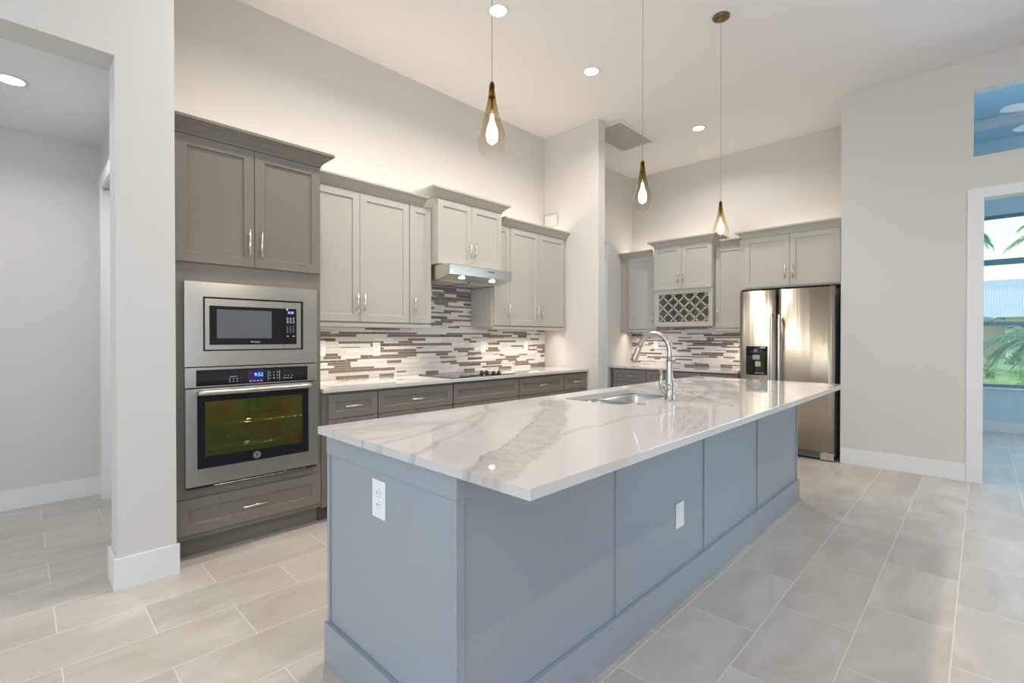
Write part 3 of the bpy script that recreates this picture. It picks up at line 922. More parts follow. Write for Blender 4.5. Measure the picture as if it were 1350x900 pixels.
# ------------------------------------------------------------------ mosaic backsplashes
def mosaic(F, u0, u1, zones, seed):
    """zones: list of (ua, ub, z0, z1) to cover; tiles are laid row by row."""
    rnd = random.Random(seed)
    bm = nb()
    for ua, ub, z0, z1 in zones:
        F.box(bm, ua, ub, 0.0006, 0.006, z0, z1, 0)
    zmin = min(z[2] for z in zones); zmax = max(z[3] for z in zones)
    z = zmin + 0.001
    cyc = [0.027, 0.0165, 0.0095, 0.027, 0.0165, 0.020]
    i = 0
    while z < zmax - 0.004:
        h = min(cyc[i % len(cyc)], zmax - z)
        if rnd.random() < 0.2: i += 1
        i += 1
        u = u0 - rnd.random() * 0.1
        run = 0
        while u < u1:
            w = rnd.choice([0.075, 0.10, 0.15, 0.15, 0.20])
            if run > 0:
                kind = run_kind; run -= 1
            else:
                if rnd.random() < (0.36 if h > 0.012 else 0.30):
                    run_kind = 3 if rnd.random() < 0.7 else 4
                    run = rnd.choice([0, 0, 0, 1])
                else:
                    run_kind = 1 if rnd.random() < 0.6 else 2
                    run = rnd.choice([0, 0, 1])
                kind = run_kind
            a, b = u + 0.0008, u + w - 0.0008
            for ua, ub, z0, z1 in zones:
                aa, bb = max(a, ua), min(b, ub)
                c0, c1 = max(z, z0), min(z + h, z1)
                if bb - aa > 0.004 and c1 - c0 > 0.003:
                    d = 0.0075 + rnd.random() * 0.0004
                    e = 0.0008
                    q = [F.p(aa, 0.0055, c0), F.p(bb, 0.0055, c0), F.p(bb, 0.0055, c1 - e * 1.5), F.p(aa, 0.0055, c1 - e * 1.5)]
                    r = [F.p(aa + e, d, c0 + e), F.p(bb - e, d, c0 + e), F.p(bb - e, d, c1 - e * 2.5), F.p(aa + e, d, c1 - e * 2.5)]
                    qv = [bm.verts.new(x) for x in q]; rv = [bm.verts.new(x) for x in r]
                    f = bm.faces.new(rv); f.material_index = kind
                    for k in range(4):
                        f = bm.faces.new((qv[k], qv[(k + 1) % 4], rv[(k + 1) % 4], rv[k])); f.material_index = kind
            u += w
        z += h
    return bm
TM = [M['grout'], M['tile_white'], M['tile_pale'], M['tile_taupe'], M['tile_dark']]
TF = Face('S', WY)
bm = mosaic(TF, 1.438, 4.498, [(1.438, 2.566, 0.9145, 1.348), (2.566, 3.3085, 0.9145, 1.78), (3.3085, 4.498, 0.9145, 1.348)], 5)
tag(finish('tile_backsplash', bm, TM), 'linear mosaic backsplash of white and taupe strips behind the cooktop', 'backsplash')
TW = Face('W', FX)
bm = mosaic(TW, 2.063, 3.837, [(3.252, 3.837, 0.8645, 1.354), (2.452, 3.252, 0.8645, 1.41), (2.0635, 2.452, 0.8645, 1.354)], 11)
tag(finish('tile_backsplash', bm, TM), 'linear mosaic backsplash of white and taupe strips beside the refrigerator', 'backsplash')

# ------------------------------------------------------------------ upper cabinets
def upper(F, u0, u1, z0, z1, depth, doors, label, name='wall_cabinet', rail=True, side=None, hz=None, fr=0.012, group=None, crown=None):
    a, b = sorted((u0, u1))
    t = tag(empty(name, F.p((a + b) / 2, -depth / 2, z0)), label, 'cabinet', group)
    bm = nb()
    F.box(bm, a + 0.0005, b - 0.0005, -depth, 0, z0, z1)
    finish('carcass', bm, M['light_cab'], t)
    for (da, db, hs) in doors:
        d = finish('door', shaker_bm(F, da, db, z0 + fr, z1 - 0.004), M['light_cab'], t)
        if hs is not None:
            pull(F, 'handle', d, hs, (hz if hz else z0 + fr + 0.145), 0.155, True)
    if crown:
        finish('crown_molding', crown_bm(*crown), M['light_cab'], t)
    return t
UF = Face('S', 3.521)
dp = WY - 3.521 - 0.001
upper(UF, 1.438, 2.338, 1.375, 2.405, dp, [(1.452, 1.878, 1.850), (1.881, 2.334, 1.909)], 'pale wall cabinet with two tall doors beside the tall oven cabinet')
upper(UF, 2.338, 2.566, 1.375, 2.405, dp, [(2.342, 2.562, 2.378)], 'narrow pale wall cabinet just left of the range hood')
upper(UF, 3.3085, 3.563, 1.375, 2.405, dp, [(3.335, 3.560, 3.527)], 'narrow pale wall cabinet partly behind the right end of the range hood')
upper(UF, 3.563, 4.4985, 1.375, 2.405, dp, [(3.566, 4.010, 3.972), (4.013, 4.462, 4.048)], 'pale wall cabinet with two doors against the stub wall')
HF = Face('S', 3.441)
upper(HF, 2.5675, 3.3675, 1.912, 2.490, WY - 3.441 - 0.001, [(2.576, 2.966, 2.935), (2.969, 3.360, 3.000)], 'pale short wall cabinet mounted above the range hood, raised crown on top', name='hood_cabinet', hz=2.065, fr=0.006,
      crown=([(2.5675, WY - 0.003), (2.5675, 3.435), (3.3675, 3.435), (3.3675, WY - 0.003)], 2.489)) if False else None
hoodc = tag(empty('hood_cabinet', (2.9675, 3.63, 1.912)), 'short pale two-door wall cabinet above the range hood with a raised crown', 'cabinet')
bm = nb()
box(bm, 2.5675, 3.3675, 3.441, 3.517, 1.912, 2.49)
box(bm, 2.5675, 3.3075, 3.517, WY - 0.001, 1.912, 2.49)
finish('carcass', bm, M['light_cab'], hoodc)
for da, db, hs in ((2.576, 2.966, 2.935), (2.969, 3.360, 3.000)):
    d = finish('door', shaker_bm(HF, da, db, 1.918, 2.485), M['light_cab'], hoodc)
    pull(HF, 'handle', d, hs, 2.065, 0.15, True)
finish('crown_molding', crown_bm([(2.5675, WY - 0.003), (2.5675, 3.435), (3.3675, 3.435), (3.3675, WY - 0.003)], 2.4905), M['light_cab'], hoodc)
tag(finish('crown_molding', crown_bm([(1.5085, 3.514), (2.4955, 3.514)], 2.4055, h=0.080), M['light_cab']), 'pale crown molding on the cabinets left of the range hood', 'crown molding')
tag(finish('crown_molding', crown_bm([(3.4405, 3.514), (4.498, 3.514)], 2.4055, h=0.080), M['light_cab']), 'pale crown molding on the cabinets right of the range hood, ending at the stub wall', 'crown molding')
for a, b, w in ((1.439, 2.565, 'left'), (3.31, 4.498, 'right')):
    bm = nb(); box(bm, a, b, 3.500, 3.519, 1.345, 1.3745); box(bm, a, b, 3.519, 3.545, 1.360, 1.3745)
    tag(finish('light_rail', bm, M['light_cab'], bevel=0.002), 'pale light rail under the wall cabinets %s of the range hood' % w, 'light rail')

# refrigerator wall uppers
KF = Face('W', 6.241)
kd = FX - 6.241 - 0.001
upper(KF, 3.254, 3.836, 1.375, 2.415, kd, [(3.262, 3.706, 3.30)], 'single-door pale wall cabinet in the corner left of the wine rack', name='wall_cabinet')
upper(KF, 2.063, 2.451, 1.375, 2.415, kd, [(2.067, 2.447, 2.415)], 'single-door pale wall cabinet between wine rack and refrigerator')
tag(finish('crown_molding', crown_bm([(6.234, 3.836), (6.234, 3.3265)], 2.4155, h=0.078), M['light_cab']), 'pale crown molding on the corner cabinet left of the wine rack', 'crown molding')
tag(finish('crown_molding', crown_bm([(6.234, 2.379), (6.234, 2.1065)], 2.4155, h=0.078), M['light_cab']), 'short pale crown molding between the wine rack cabinet and refrigerator cabinet', 'crown molding')
for a, b, w in ((3.255, 3.836, 'corner cabinet left of the wine rack'), (2.064, 2.45, 'cabinet between wine rack and refrigerator')):
    bm = nb(); box(bm, 6.222, 6.241, a, b, 1.345, 1.3745); box(bm, 6.241, 6.265, a, b, 1.360, 1.3745)
    tag(finish('light_rail', bm, M['light_cab'], bevel=0.002), 'pale light rail under the %s' % w, 'light rail')
# wine cabinet
WF = Face('W', 6.141)
wc = tag(empty('wine_cabinet', (6.35, 2.852, 1.415)), 'pale wall cabinet with two doors above a white crisscross wine rack', 'cabinet')
bm = nb()
wy0, wy1 = 2.4525, 3.2525
WF.box(bm, wy0, wy1, -(FX - 6.141 - 0.001), 0, 1.875, 2.49)
WF.box(bm, wy0, wy0 + 0.05, -(FX - 6.141 - 0.001), 0, 1.415, 1.875)
WF.box(bm, wy1 - 0.07, wy1, -(FX - 6.141 - 0.001), 0, 1.415, 1.875)
WF.box(bm, wy0 + 0.05, wy1 - 0.07, -(FX - 6.141 - 0.001), 0, 1.415, 1.475)
WF.box(bm, wy0 + 0.05, wy1 - 0.07, -0.02, 0, 1.845, 1.875)
finish('carcass', bm, M['light_cab'], wc)
bm = nb(); WF.box(bm, wy0 + 0.051, wy1 - 0.071, -(FX - 6.141 - 0.003), -0.39, 1.476, 1.874); finish('rack_back', bm, M['felt'], wc)
for da, db, hs in ((2.856, 3.248, 2.888), (2.457, 2.853, 2.82)):
    d = finish('door', shaker_bm(WF, da, db, 1.905, 2.485), M['light_cab'], wc)
    pull(WF, 'handle', d, hs, 2.06, 0.15, True)
finish('crown_molding', crown_bm([(FX - 0.003, 3.2525), (6.135, 3.2525), (6.135, 2.4525), (FX - 0.003, 2.4525)], 2.4905), M['light_cab'], wc)
def lattice(d0, d1):
    bm = nb()
    ua, ub, za, zb = wy0 + 0.052, wy1 - 0.072, 1.477, 1.843
    s = 0.150
    hw = 0.0105
    def clip(u, z, du, dz):
        t0, t1 = -9, 9
        for p, d, lo, hi in ((u, du, ua, ub), (z, dz, za, zb)):
            a, b = (lo - p) / d, (hi - p) / d
            if a > b: a, b = b, a
            t0, t1 = max(t0, a), min(t1, b)
        return t0, t1
    uc, zc = 2.752, 1.742
    for sg in (1, -1):
        for k in range(-8, 9):
            t0, t1 = clip(uc + k * s, zc, 1.0, sg * 1.0)
            if t1 - t0 < 0.02: continue
            A = (uc + k * s + t0, zc + sg * t0); B_ = (uc + k * s + t1, zc + sg * t1)
            nx, nz_ = -sg * hw * 0.7071, hw * 0.7071
            vs_ = []
            for d in (d0, d1):
                for (pu, pz), q in ((A, 1), (A, -1), (B_, -1), (B_, 1)):
                    vs_.append(bm.verts.new(WF.p(min(max(pu + nx * q, ua), ub), d, min(max(pz + nz_ * q, za), zb))))
            for f in ((0, 1, 2, 3), (7, 6, 5, 4), (0, 4, 5, 1), (1, 5, 6, 2), (2, 6, 7, 3), (3, 7, 4, 0)):
                bm.faces.new([vs_[i] for i in f])
    return bm
finish('lattice', lattice(-0.018, -0.004), M['light_cab'], wc)
finish('lattice', lattice(-0.34, -0.326), M['light_cab'], wc)
# refrigerator cabinet
FF = Face('W', 5.972)
frc = tag(empty('refrigerator_cabinet', (6.25, 1.55, 1.83)), 'pale two-door wall cabinet above the refrigerator', 'cabinet')
bm = nb(); FF.box(bm, 1.0335, 2.061, -(FX - 5.972 - 0.001), 0, 1.825, 2.415); finish('carcass', bm, M['light_cab'], frc)
bm = nb(); FF.box(bm, 2.0425, 2.061, -(FX - 5.972 - 0.001), 0, 0.001, 1.8245); finish('side_panel', bm, M['light_cab'], frc)
for da, db, hs in ((1.536, 2.010, 1.575), (1.062, 1.533, 1.495)):
    d = finish('door', shaker_bm(FF, da, db, 1.840, 2.410), M['light_cab'], frc)
    pull(FF, 'handle', d, hs, 1.995, 0.155, True)
finish('crown_molding', crown_bm([(FX - 0.4, 2.035), (5.965, 2.035), (5.965, 1.0345)], 2.4155), M['light_cab'], frc)

# ------------------------------------------------------------------ range hood
hood = tag(empty('range_hood', (2.965, 3.55, 1.80)), 'slim stainless range hood with two lit lamps under the pale cabinet', 'range hood')
bm = nb()
hx0, hx1, hy0, hy1 = 2.585, 3.345, 3.270, 3.498
zt, zb = 1.902, 1.812
hyb = 3.826
# profile in Y-Z, swept in X: front fascia then sloping underside recessed
prof = [(hy0 + 0.01, zt), (hyb, zt), (hyb, 1.776), (hy0 + 0.16, 1.776), (hy0, zb), (hy0, zt - 0.01)]
A = [bm.verts.new((hx0, y, z)) for y, z in prof]; B_ = [bm.verts.new((hx1 if y < 3.499 else 3.3075, y, z)) for y, z in prof]
for i in range(len(prof)):
    bm.faces.new((A[i], A[(i + 1) % 6], B_[(i + 1) % 6], B_[i]))
bm.faces.new(A[::-1]); bm.faces.new(B_)
finish('hood_shell', bm, M['steel_flat'], hood)
cream = mat('protective_film_filter', (0.62, 0.55, 0.46), 0.5, 0.4)
for a, b in ((hx0 + 0.03, 2.940), (2.955, 3.30)):
    bm = nb(); box(bm, a, b, hy0 + 0.17, hyb - 0.03, 1.770, 1.7755); finish('filter', bm, cream, hood)
bm = nb()
box(bm, 2.936, 2.959, hy0 + 0.165, hyb - 0.035, 1.7665, 1.7755)
box(bm, hx0 + 0.01, 3.305, hyb - 0.045, hyb - 0.004, 1.7665, 1.7755)
box(bm, 3.289, 3.3065, hy0 + 0.20, hyb - 0.045, 1.7665, 1.7755)
finish('blue_tape', bm, M['blue_tape'], hood)
for x in (2.78, 3.15):
    yc = 3.345
    zc = zb - (yc - hy0) / 0.16 * (zb - 1.776)
    bm = nb(); cyl(bm, (x, yc, zc + 0.004), (x, yc, zc - 0.005), 0.030, 0.028, seg=24); finish('hood_lamp', bm, M['lens'], hood)
    sd = bpy.data.lights.new('hood_spot', 'SPOT'); sd.energy = 5; sd.spot_size = math.radians(110); sd.spot_blend = 0.6; sd.color = WARM2; sd.shadow_soft_size = 0.025
    so = bpy.data.objects.new('hood_spot', sd); COL.objects.link(so); so.location = (x, yc, zc - 0.012)
bm = nb()
for k in range(4): cyl(bm, (3.04 + k * 0.022, hy0 - 0.003, 1.868), (3.04 + k * 0.022, hy0 + 0.001, 1.868), 0.006, seg=12)
finish('hood_buttons', bm, M['black'], hood)

# ------------------------------------------------------------------ cooktop
ct = tag(empty('cooktop', (2.965, 3.46, 0.9145)), 'black glass cooktop with four knobs on the back counter below the hood', 'cooktop')
bm = nb(); slab = rrect(2.585, 3.345, 3.215, 3.735, 0.012, 4); slab_with_holes(bm, slab, [], 0.9145, 0.921); finish('glass_surface', bm, M['black_glass'], ct)
rg = mat('burner_ring_print', (0.12, 0.12, 0.12), 0.3)
for x, y, r in ((2.75, 3.36, 0.095), (2.75, 3.60, 0.075), (3.15, 3.60, 0.105), (2.96, 3.50, 0.06)):
    bm = nb(); lathe(bm, x, y, [(r - 0.002, 0.9212), (r, 0.9214), (r + 0.002, 0.9212)], 40); finish('burner_ring', bm, rg, ct)
for x, y in ((3.035, 3.36), (3.09, 3.35), (3.09, 3.255), (3.165, 3.265)):
    bm = nb(); lathe(bm, x, y, [(0.0, 0.9213), (0.021, 0.9213), (0.021, 0.929), (0.017, 0.932), (0.0155, 0.948), (0.013, 0.951), (0.0, 0.951)], 24)
    box(bm, x - 0.003, x + 0.003, y - 0.015, y + 0.004, 0.950, 0.955)
    finish('knob', bm, M['black'], ct)

# ------------------------------------------------------------------ outlets
def outlet(F, u, z, label, kind='duplex', size=(0.075, 0.118)):
    t = tag(empty('outlet', F.p(u, 0, z - size[1] / 2)), label, 'electrical outlet' if kind == 'duplex' else 'switch plate')
    bm = nb(); F.box(bm, u - size[0] / 2, u + size[0] / 2, 0.0, 0.006, z - size[1] / 2, z + size[1] / 2)
    finish('cover_plate', bm, M['white_plastic'], t, bevel=0.002)
    if kind == 'duplex':
        for dz in (-0.020, 0.020):
            bm = nb(); a = F.p(u, 0.0062, z + dz); b = F.p(u, 0.0085, z + dz)
            cyl(bm, a, b, 0.0165, seg=20)
            r = finish('receptacle', bm, M['white_plastic'], t)
            bm = nb()
            for du in (-0.0065, 0.0065): F.box(bm, u + du - 0.001, u + du + 0.001, 0.0085, 0.0089, z + dz - 0.002, z + dz + 0.007)
            F.box(bm, u - 0.002, u + 0.002, 0.0085, 0.0089, z + dz - 0.010, z + dz - 0.007)
            finish('slots', bm, M['black'], r)
    elif kind == 'rocker':
        bm = nb(); F.box(bm, u - 0.016, u + 0.016, 0.0062, 0.0088, z - 0.033, z + 0.033); finish('rocker', bm, M['white_plastic'], t, bevel=0.001)
    return t
PF = Face('S', WY - 0.0082)
outlet(PF, 2.210, 1.161, 'white duplex outlet on the tile nearest the tall oven cabinet')
outlet(PF, 3.476, 1.165, 'white plate on the tile above and right of the cooktop', 'rocker')
outlet(PF, 4.150, 1.163, 'white plate on the tile near the stub wall', 'rocker')
outlet(PF, 1.70, 1.175, 'white plate on the tile partly hidden by the tall oven cabinet', 'rocker', (0.10, 0.125))
PW = Face('W', FX - 0.0082)
outlet(PW, 3.437, 1.155, 'white plate on the tile behind the arch of the faucet', 'rocker')

# ------------------------------------------------------------------ island
isl = tag(empty('kitchen_island', (2.55, 1.435, 0)), 'long blue-grey panelled kitchen island base standing on the tiles', 'kitchen island')
IX0, IX1, IY0, IY1 = 0.8416, 4.2586, 1.035, 1.835
bm = nb()
# hollow body so that the sink hangs inside
box(bm, IX0 + 0.008, IX0 + 0.026, IY0 + 0.008, IY1 - 0.02, 0.02, 0.884)
box(bm, IX1 - 0.026, IX1 - 0.008, IY0 + 0.008, IY1 - 0.02, 0.02, 0.884)
box(bm, IX0 + 0.026, IX1 - 0.026, IY0 + 0.008, IY0 + 0.026, 0.02, 0.884)
box(bm, IX0 + 0.026, IX1 - 0.026, IY1 - 0.038, IY1 - 0.02, 0.11, 0.884)
box(bm, IX0 + 0.026, IX1 - 0.026, IY0 + 0.026, IY1 - 0.038, 0.09, 0.11)
finish('body', bm, M['island'], isl)
bm = nb()
box(bm, IX0, IX0 + 0.0078, IY0, IY1, 0.810, 0.884)
box(bm, IX0 + 0.0078, 1.655, IY0, IY0 + 0.0078, 0.810, 0.884)
finish('apron', bm, M['island'], isl, bevel=0.001)
for y0, y1 in ((IY0 + 0.002, IY0 + 0.022), (IY1 - 0.022, IY1 - 0.002)):
    bm = nb(); box(bm, IX0 + 0.001, IX0 + 0.0078, y0, y1, 0.155, 0.8095); finish('end_batten', bm, M['island'], isl, bevel=0.001)
for x0, x1 in ((IX0 + 0.008, IX0 + 0.03), (1.655, 1.677), (2.499, 2.519), (3.330, 3.350), (IX1 - 0.02, IX1)):
    bm = nb(); box(bm, x0, x1, IY0 + 0.001, IY0 + 0.0078, 0.155, 0.8095 if x0 < 1.0 else 0.884); finish('batten', bm, M['island'], isl, bevel=0.001)
bm = nb()
SK = 0.012
box(bm, IX0 - SK, IX0 + 0.0075, IY0 - SK, IY1 + 0.0, 0.0005, 0.1545)
box(bm, IX0 + 0.0075, IX1 + SK, IY0 - SK, IY0 + 0.0075, 0.0005, 0.1545)
box(bm, IX1 - 0.0075, IX1 + SK, IY0 + 0.0075, IY1, 0.0005, 0.1545)
finish('base_skirt', bm, M['island'], isl, bevel=0.002)
# kitchen-side doors
IF = Face('S', 0)
class FaceN(Face):
    def p(s, u, d, z): return Vector((u, s.pos + d, z))
IN = FaceN('N', IY1 - 0.02)
IN.way = 'N'
for a, b in ((0.87, 1.45), (1.453, 2.05), (2.053, 2.53), (2.533, 3.01), (3.013, 3.62), (3.623, 4.23)):
    d = finish('door', shaker_bm(IN, a, b, 0.12, 0.875), M['island'], isl)
    pull(IN, 'handle', d, a + 0.04, 0.72, 0.155, True)

# island top with sink cut-out
bm = nb()
hole = rrect(2.165, 2.925, 1.335, 1.715, 0.05, 8)
slab_with_holes(bm, [(0.8178, 0.7408), (4.296, 0.7408), (4.296, 1.8598), (0.8178, 1.8598)], [hole], 0.885, 0.914)
top = tag(finish('island_countertop', bm, M['quartz'], bevel=0.0015), 'large white quartz slab with grey veins on the island, holding the sink', 'countertop')

# sink
sink = tag(empty('sink', (2.545, 1.525, 0.884)), 'undermounted stainless double-bowl sink in the island countertop', 'sink')
bowls = [(2.170, 2.485, 1.342, 1.708), (2.515, 2.920, 1.342, 1.708)]
bm = nb()
slab_with_holes(bm, rrect(2.150, 2.940, 1.320, 1.730, 0.05, 8), [rrect(*b, 0.045, 8) for b in bowls], 0.8765, 0.8845)
finish('rim', bm, M['sink_steel'], sink)
for b in bowls:
    bm = nb()
    rings = []
    for inset, z, r in ((0.0, 0.8765, 0.045), (0.004, 0.86, 0.045), (0.010, 0.72, 0.05), (0.020, 0.690, 0.05), (0.045, 0.678, 0.045)):
        rings.append([bm.verts.new((x, y, z)) for x, y in rrect(b[0] + inset, b[1] - inset, b[2] + inset, b[3] - inset, r, 8)])
    for p_, q_ in zip(rings, rings[1:]):
        n = len(p_)
        for i in range(n):
            f = bm.faces.new((p_[i], p_[(i + 1) % n], q_[(i + 1) % n], q_[i])); f.smooth = True
    bm.faces.new(rings[-1])
    bw = finish('bowl', bm, M['sink_steel'], sink)
    cx, cy = (b[0] + b[1]) / 2, (b[2] + b[3]) / 2
    bm = nb(); lathe(bm, cx, cy, [(0.0, 0.680), (0.02, 0.680), (0.035, 0.683), (0.045, 0.6795)], 24); finish('drain', bm, M['chrome'], bw)

# faucet
fc = tag(empty('faucet', (2.560, 1.262, 0.9145)), 'satin nickel gooseneck pull-down faucet standing behind the island sink', 'faucet')
fx, fy = 2.560, 1.262
bm = nb()
prof = [(0.0, 0.9145), (0.030, 0.9145), (0.030, 0.918), (0.0275, 0.922), (0.0265, 0.975), (0.0275, 0.99), (0.025, 1.010), (0.0195, 1.045), (0.0165, 1.085), (0.0150, 1.13)]
lathe(bm, fx, fy, prof, 28)
finish('body', bm, M['faucet'], fc)
bm = nb()
R_ = 0.094
path = [(fx, fy, 1.128), (fx, fy, 1.16), (fx, fy, 1.190)]
for k in range(1, 17):
    a = PI * k / 16 * 0.90
    path.append((fx, fy + R_ - R_ * math.cos(a), 1.190 + R_ * math.sin(a)))
e = Vector(path[-1]); dirv = (Vector(path[-1]) - Vector(path[-2])).normalized()
path.append(tuple(e + dirv * 0.012))
tube(bm, path, 0.0140, 18)
finish('spout', bm, M['faucet'], fc)
e = Vector(path[-1])
bm = nb()
tube(bm, [e, e + dirv * 0.004, e + dirv * 0.03, e + dirv * 0.075, e + dirv * 0.092, e + dirv * 0.096], [0.0138, 0.0152, 0.0165, 0.0205, 0.0210, 0.0185], 20)
finish('spray_head', bm, M['faucet'], fc)
bm = nb()
tube(bm, [(fx - 0.022, fy, 0.985), (fx - 0.04, fy, 0.985), (fx - 0.066, fy, 0.984), (fx - 0.078, fy, 0.983)], [0.0200, 0.0225, 0.020, 0.012], 18)
ctrl = [(fx - 0.074, fy, 0.958), (fx - 0.094, fy, 0.985), (fx - 0.100, fy, 1.02), (fx - 0.096, fy, 1.05), (fx - 0.104, fy, 1.085)]
sp_ = smooth_path(ctrl, 5)
tube(bm, sp_, [0.011 + 0.001 * math.sin(i) * 0 - 0.0035 * i / len(sp_) for i in range(len(sp_))], 12)
finish('lever_handle', bm, M['faucet'], fc)
bm = nb(); lathe(bm, 2.267, 1.270, [(0.0, 0.9145), (0.022, 0.9145), (0.0235, 0.916), (0.022, 0.9185), (0.018, 0.9175), (0.0, 0.9175)], 28)
tag(finish('hole_cover', bm, M['quartz']), 'small round cover disc on the island countertop beside the sink corner', 'hole cover') if False else tag(finish('hole_cover', bm, M['sink_steel']), 'small round metal cover on the island countertop beside the sink corner', 'hole cover')

EF = Face('W', IX0 + 0.0078)
outlet(EF, 1.451, 0.718, 'white duplex outlet on the near end of the island', 'duplex', (0.080, 0.128))
SF = Face('S', IY0 + 0.0078)
outlet(SF, 2.221, 0.410, 'blank white plate on the long side of the island', 'blank', (0.080, 0.120))

# ------------------------------------------------------------------ refrigerator
rf = tag(empty('refrigerator', (6.12, 1.53, 0)), 'tall stainless side-by-side refrigerator with dispenser, in its alcove at the end of the counter', 'refrigerator')
ry0, ry1 = 1.072, 1.990
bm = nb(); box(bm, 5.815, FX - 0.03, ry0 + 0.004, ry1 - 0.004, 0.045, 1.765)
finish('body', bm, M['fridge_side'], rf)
split = 1.604
def fridge_door(y0, y1):
    bm = nb()
    n = 18
    pts = []
    for k in range(n + 1):
        t = k / n
        y = y0 + (y1 - y0) * t
        e = min(t, 1 - t) * (y1 - y0)
        edge = 0.022 * (1 - min(1, e / 0.028)) ** 2
        pts.append((5.745 + edge - 0.010 * math.sin(PI * t), y))
    fr_ = [(bm.verts.new((x, y, 0.098)), bm.verts.new((x, y, 1.782))) for x, y in pts]
    bk_ = [bm.verts.new((5.813, y0, 0.098)), bm.verts.new((5.813, y0, 1.782)), bm.verts.new((5.813, y1, 0.098)), bm.verts.new((5.813, y1, 1.782))]
    for a, b in zip(fr_, fr_[1:]):
        f = bm.faces.new((a[0], b[0], b[1], a[1])); f.smooth = True
    bm.faces.new([a[1] for a in fr_] + [bk_[3], bk_[1]])
    bm.faces.new([a[0] for a in fr_][::-1] + [bk_[0], bk_[2]])
    bm.faces.new((fr_[0][0], fr_[0][1], bk_[1], bk_[0])); bm.faces.new((fr_[-1][1], fr_[-1][0], bk_[2], bk_[3])); bm.faces.new((bk_[0], bk_[1], bk_[3], bk_[2]))
    return finish('door', bm, M['steel'], rf)
dl = fridge_door(split + 0.003, ry1)
dr_ = fridge_door(ry0, split - 0.003)
for d, y in ((dl, split + 0.035), (dr_, split - 0.040)):
    bm = nb()
    y_ = y
    pts = [(5.737, y_, 1.505), (5.70, y_, 1.50), (5.685, y_, 1.47), (5.680, y_, 1.1), (5.680, y_, 0.75), (5.685, y_, 0.52), (5.70, y_, 0.49), (5.737, y_, 0.485)]
    tube(bm, smooth_path(pts, 6), 0.0145, 14)
    finish('handle', bm, M['steel_flat'], d)
bm = nb()
dy0, dy1, dz0, dz1 = 1.692, 1.910, 0.850, 1.168
fxp = 5.733
for a in ((dy0, dy1, 1.085, dz1), (dy0, dy0 + 0.018, dz0, 1.085), (dy1 - 0.012, dy1, dz0, 1.085), (dy0 + 0.018, dy1 - 0.012, dz0, 0.868)): box(bm, fxp - 0.006, fxp + 0.006, a[0], a[1], a[2], a[3])
box(bm, fxp + 0.0, fxp + 0.002, dy0 + 0.018, dy1 - 0.012, 0.868, 1.085)
dp_ = finish('dispenser', bm, M['black_glass'], dl)
bm = nb(); box(bm, fxp - 0.014, fxp - 0.0005, 1.765, 1.838, 1.022, 1.072); finish('ice_paddle', bm, mat('grey_paddle', (0.35, 0.36, 0.34), 0.3), dp_)
bm = nb(); box(bm, fxp - 0.012, fxp - 0.0005, 1.757, 1.812, 0.945, 1.000); finish('water_paddle', bm, mat('beige_paddle', (0.48, 0.45, 0.36), 0.3), dp_)
bm = nb(); box(bm, fxp - 0.012, fxp - 0.0005, 1.72, 1.822, 0.869, 0.874); finish('drip_tray', bm, M['chrome'], dp_)
bm = nb()
for k in range(9):
    a = PI + PI * k / 8
    box(bm, fxp - 0.0068, fxp - 0.0062, 1.812 + 0.014 * math.cos(a) - 0.003, 1.812 + 0.014 * math.cos(a) + 0.003, 1.132 + 0.016 * math.sin(a) - 0.003, 1.132 + 0.016 * math.sin(a) + 0.003)
finish('panel_icon', bm, mat('violet_panel_icon', (0.3, 0.3, 0.7), 0.4, emis=(0.35, 0.35, 0.9), es=0.8), dp_)
bm = nb()
for y in (1.855, 1.832, 1.818, 1.802, 1.786, 1.762): box(bm, fxp - 0.0068, fxp - 0.0062, y - 0.004, y + 0.004, 1.102, 1.107)
box(bm, fxp - 0.0068, fxp - 0.0062, 1.708, 1.760, 1.146, 1.160)
finish('panel_print', bm, M['grey_print'], dp_)
bm = nb(); box(bm, 5.775, 5.814, ry0 + 0.01, ry1 - 0.01, 0.022, 0.092)
for k in range(4): box(bm, 5.771, 5.7745, 1.20, ry1 - 0.02, 0.030 + k * 0.015, 0.036 + k * 0.015)
finish('base_grille', bm, mat('grey_grille', (0.16, 0.17, 0.18), 0.4, 0.5), rf)
bm = nb(); box(bm, 5.755, 5.774, ry0 + 0.006, 1.195, 0.012, 0.088); finish('hinge_cover', bm, M['steel_flat'], rf, bevel=0.004)
bm = nb()
for x in (5.80, 6.45):
    for y in (1.11, 1.95): cyl(bm, (x, y, 0.0005), (x, y, 0.046), 0.018, seg=12)
finish('feet', bm, M['black'], rf)
for y in (1.10, 1.96):
    bm = nb(); box(bm, 5.77, 5.86, y - 0.02, y + 0.02, 1.7835, 1.797); finish('top_hinge', bm, M['black'], rf)

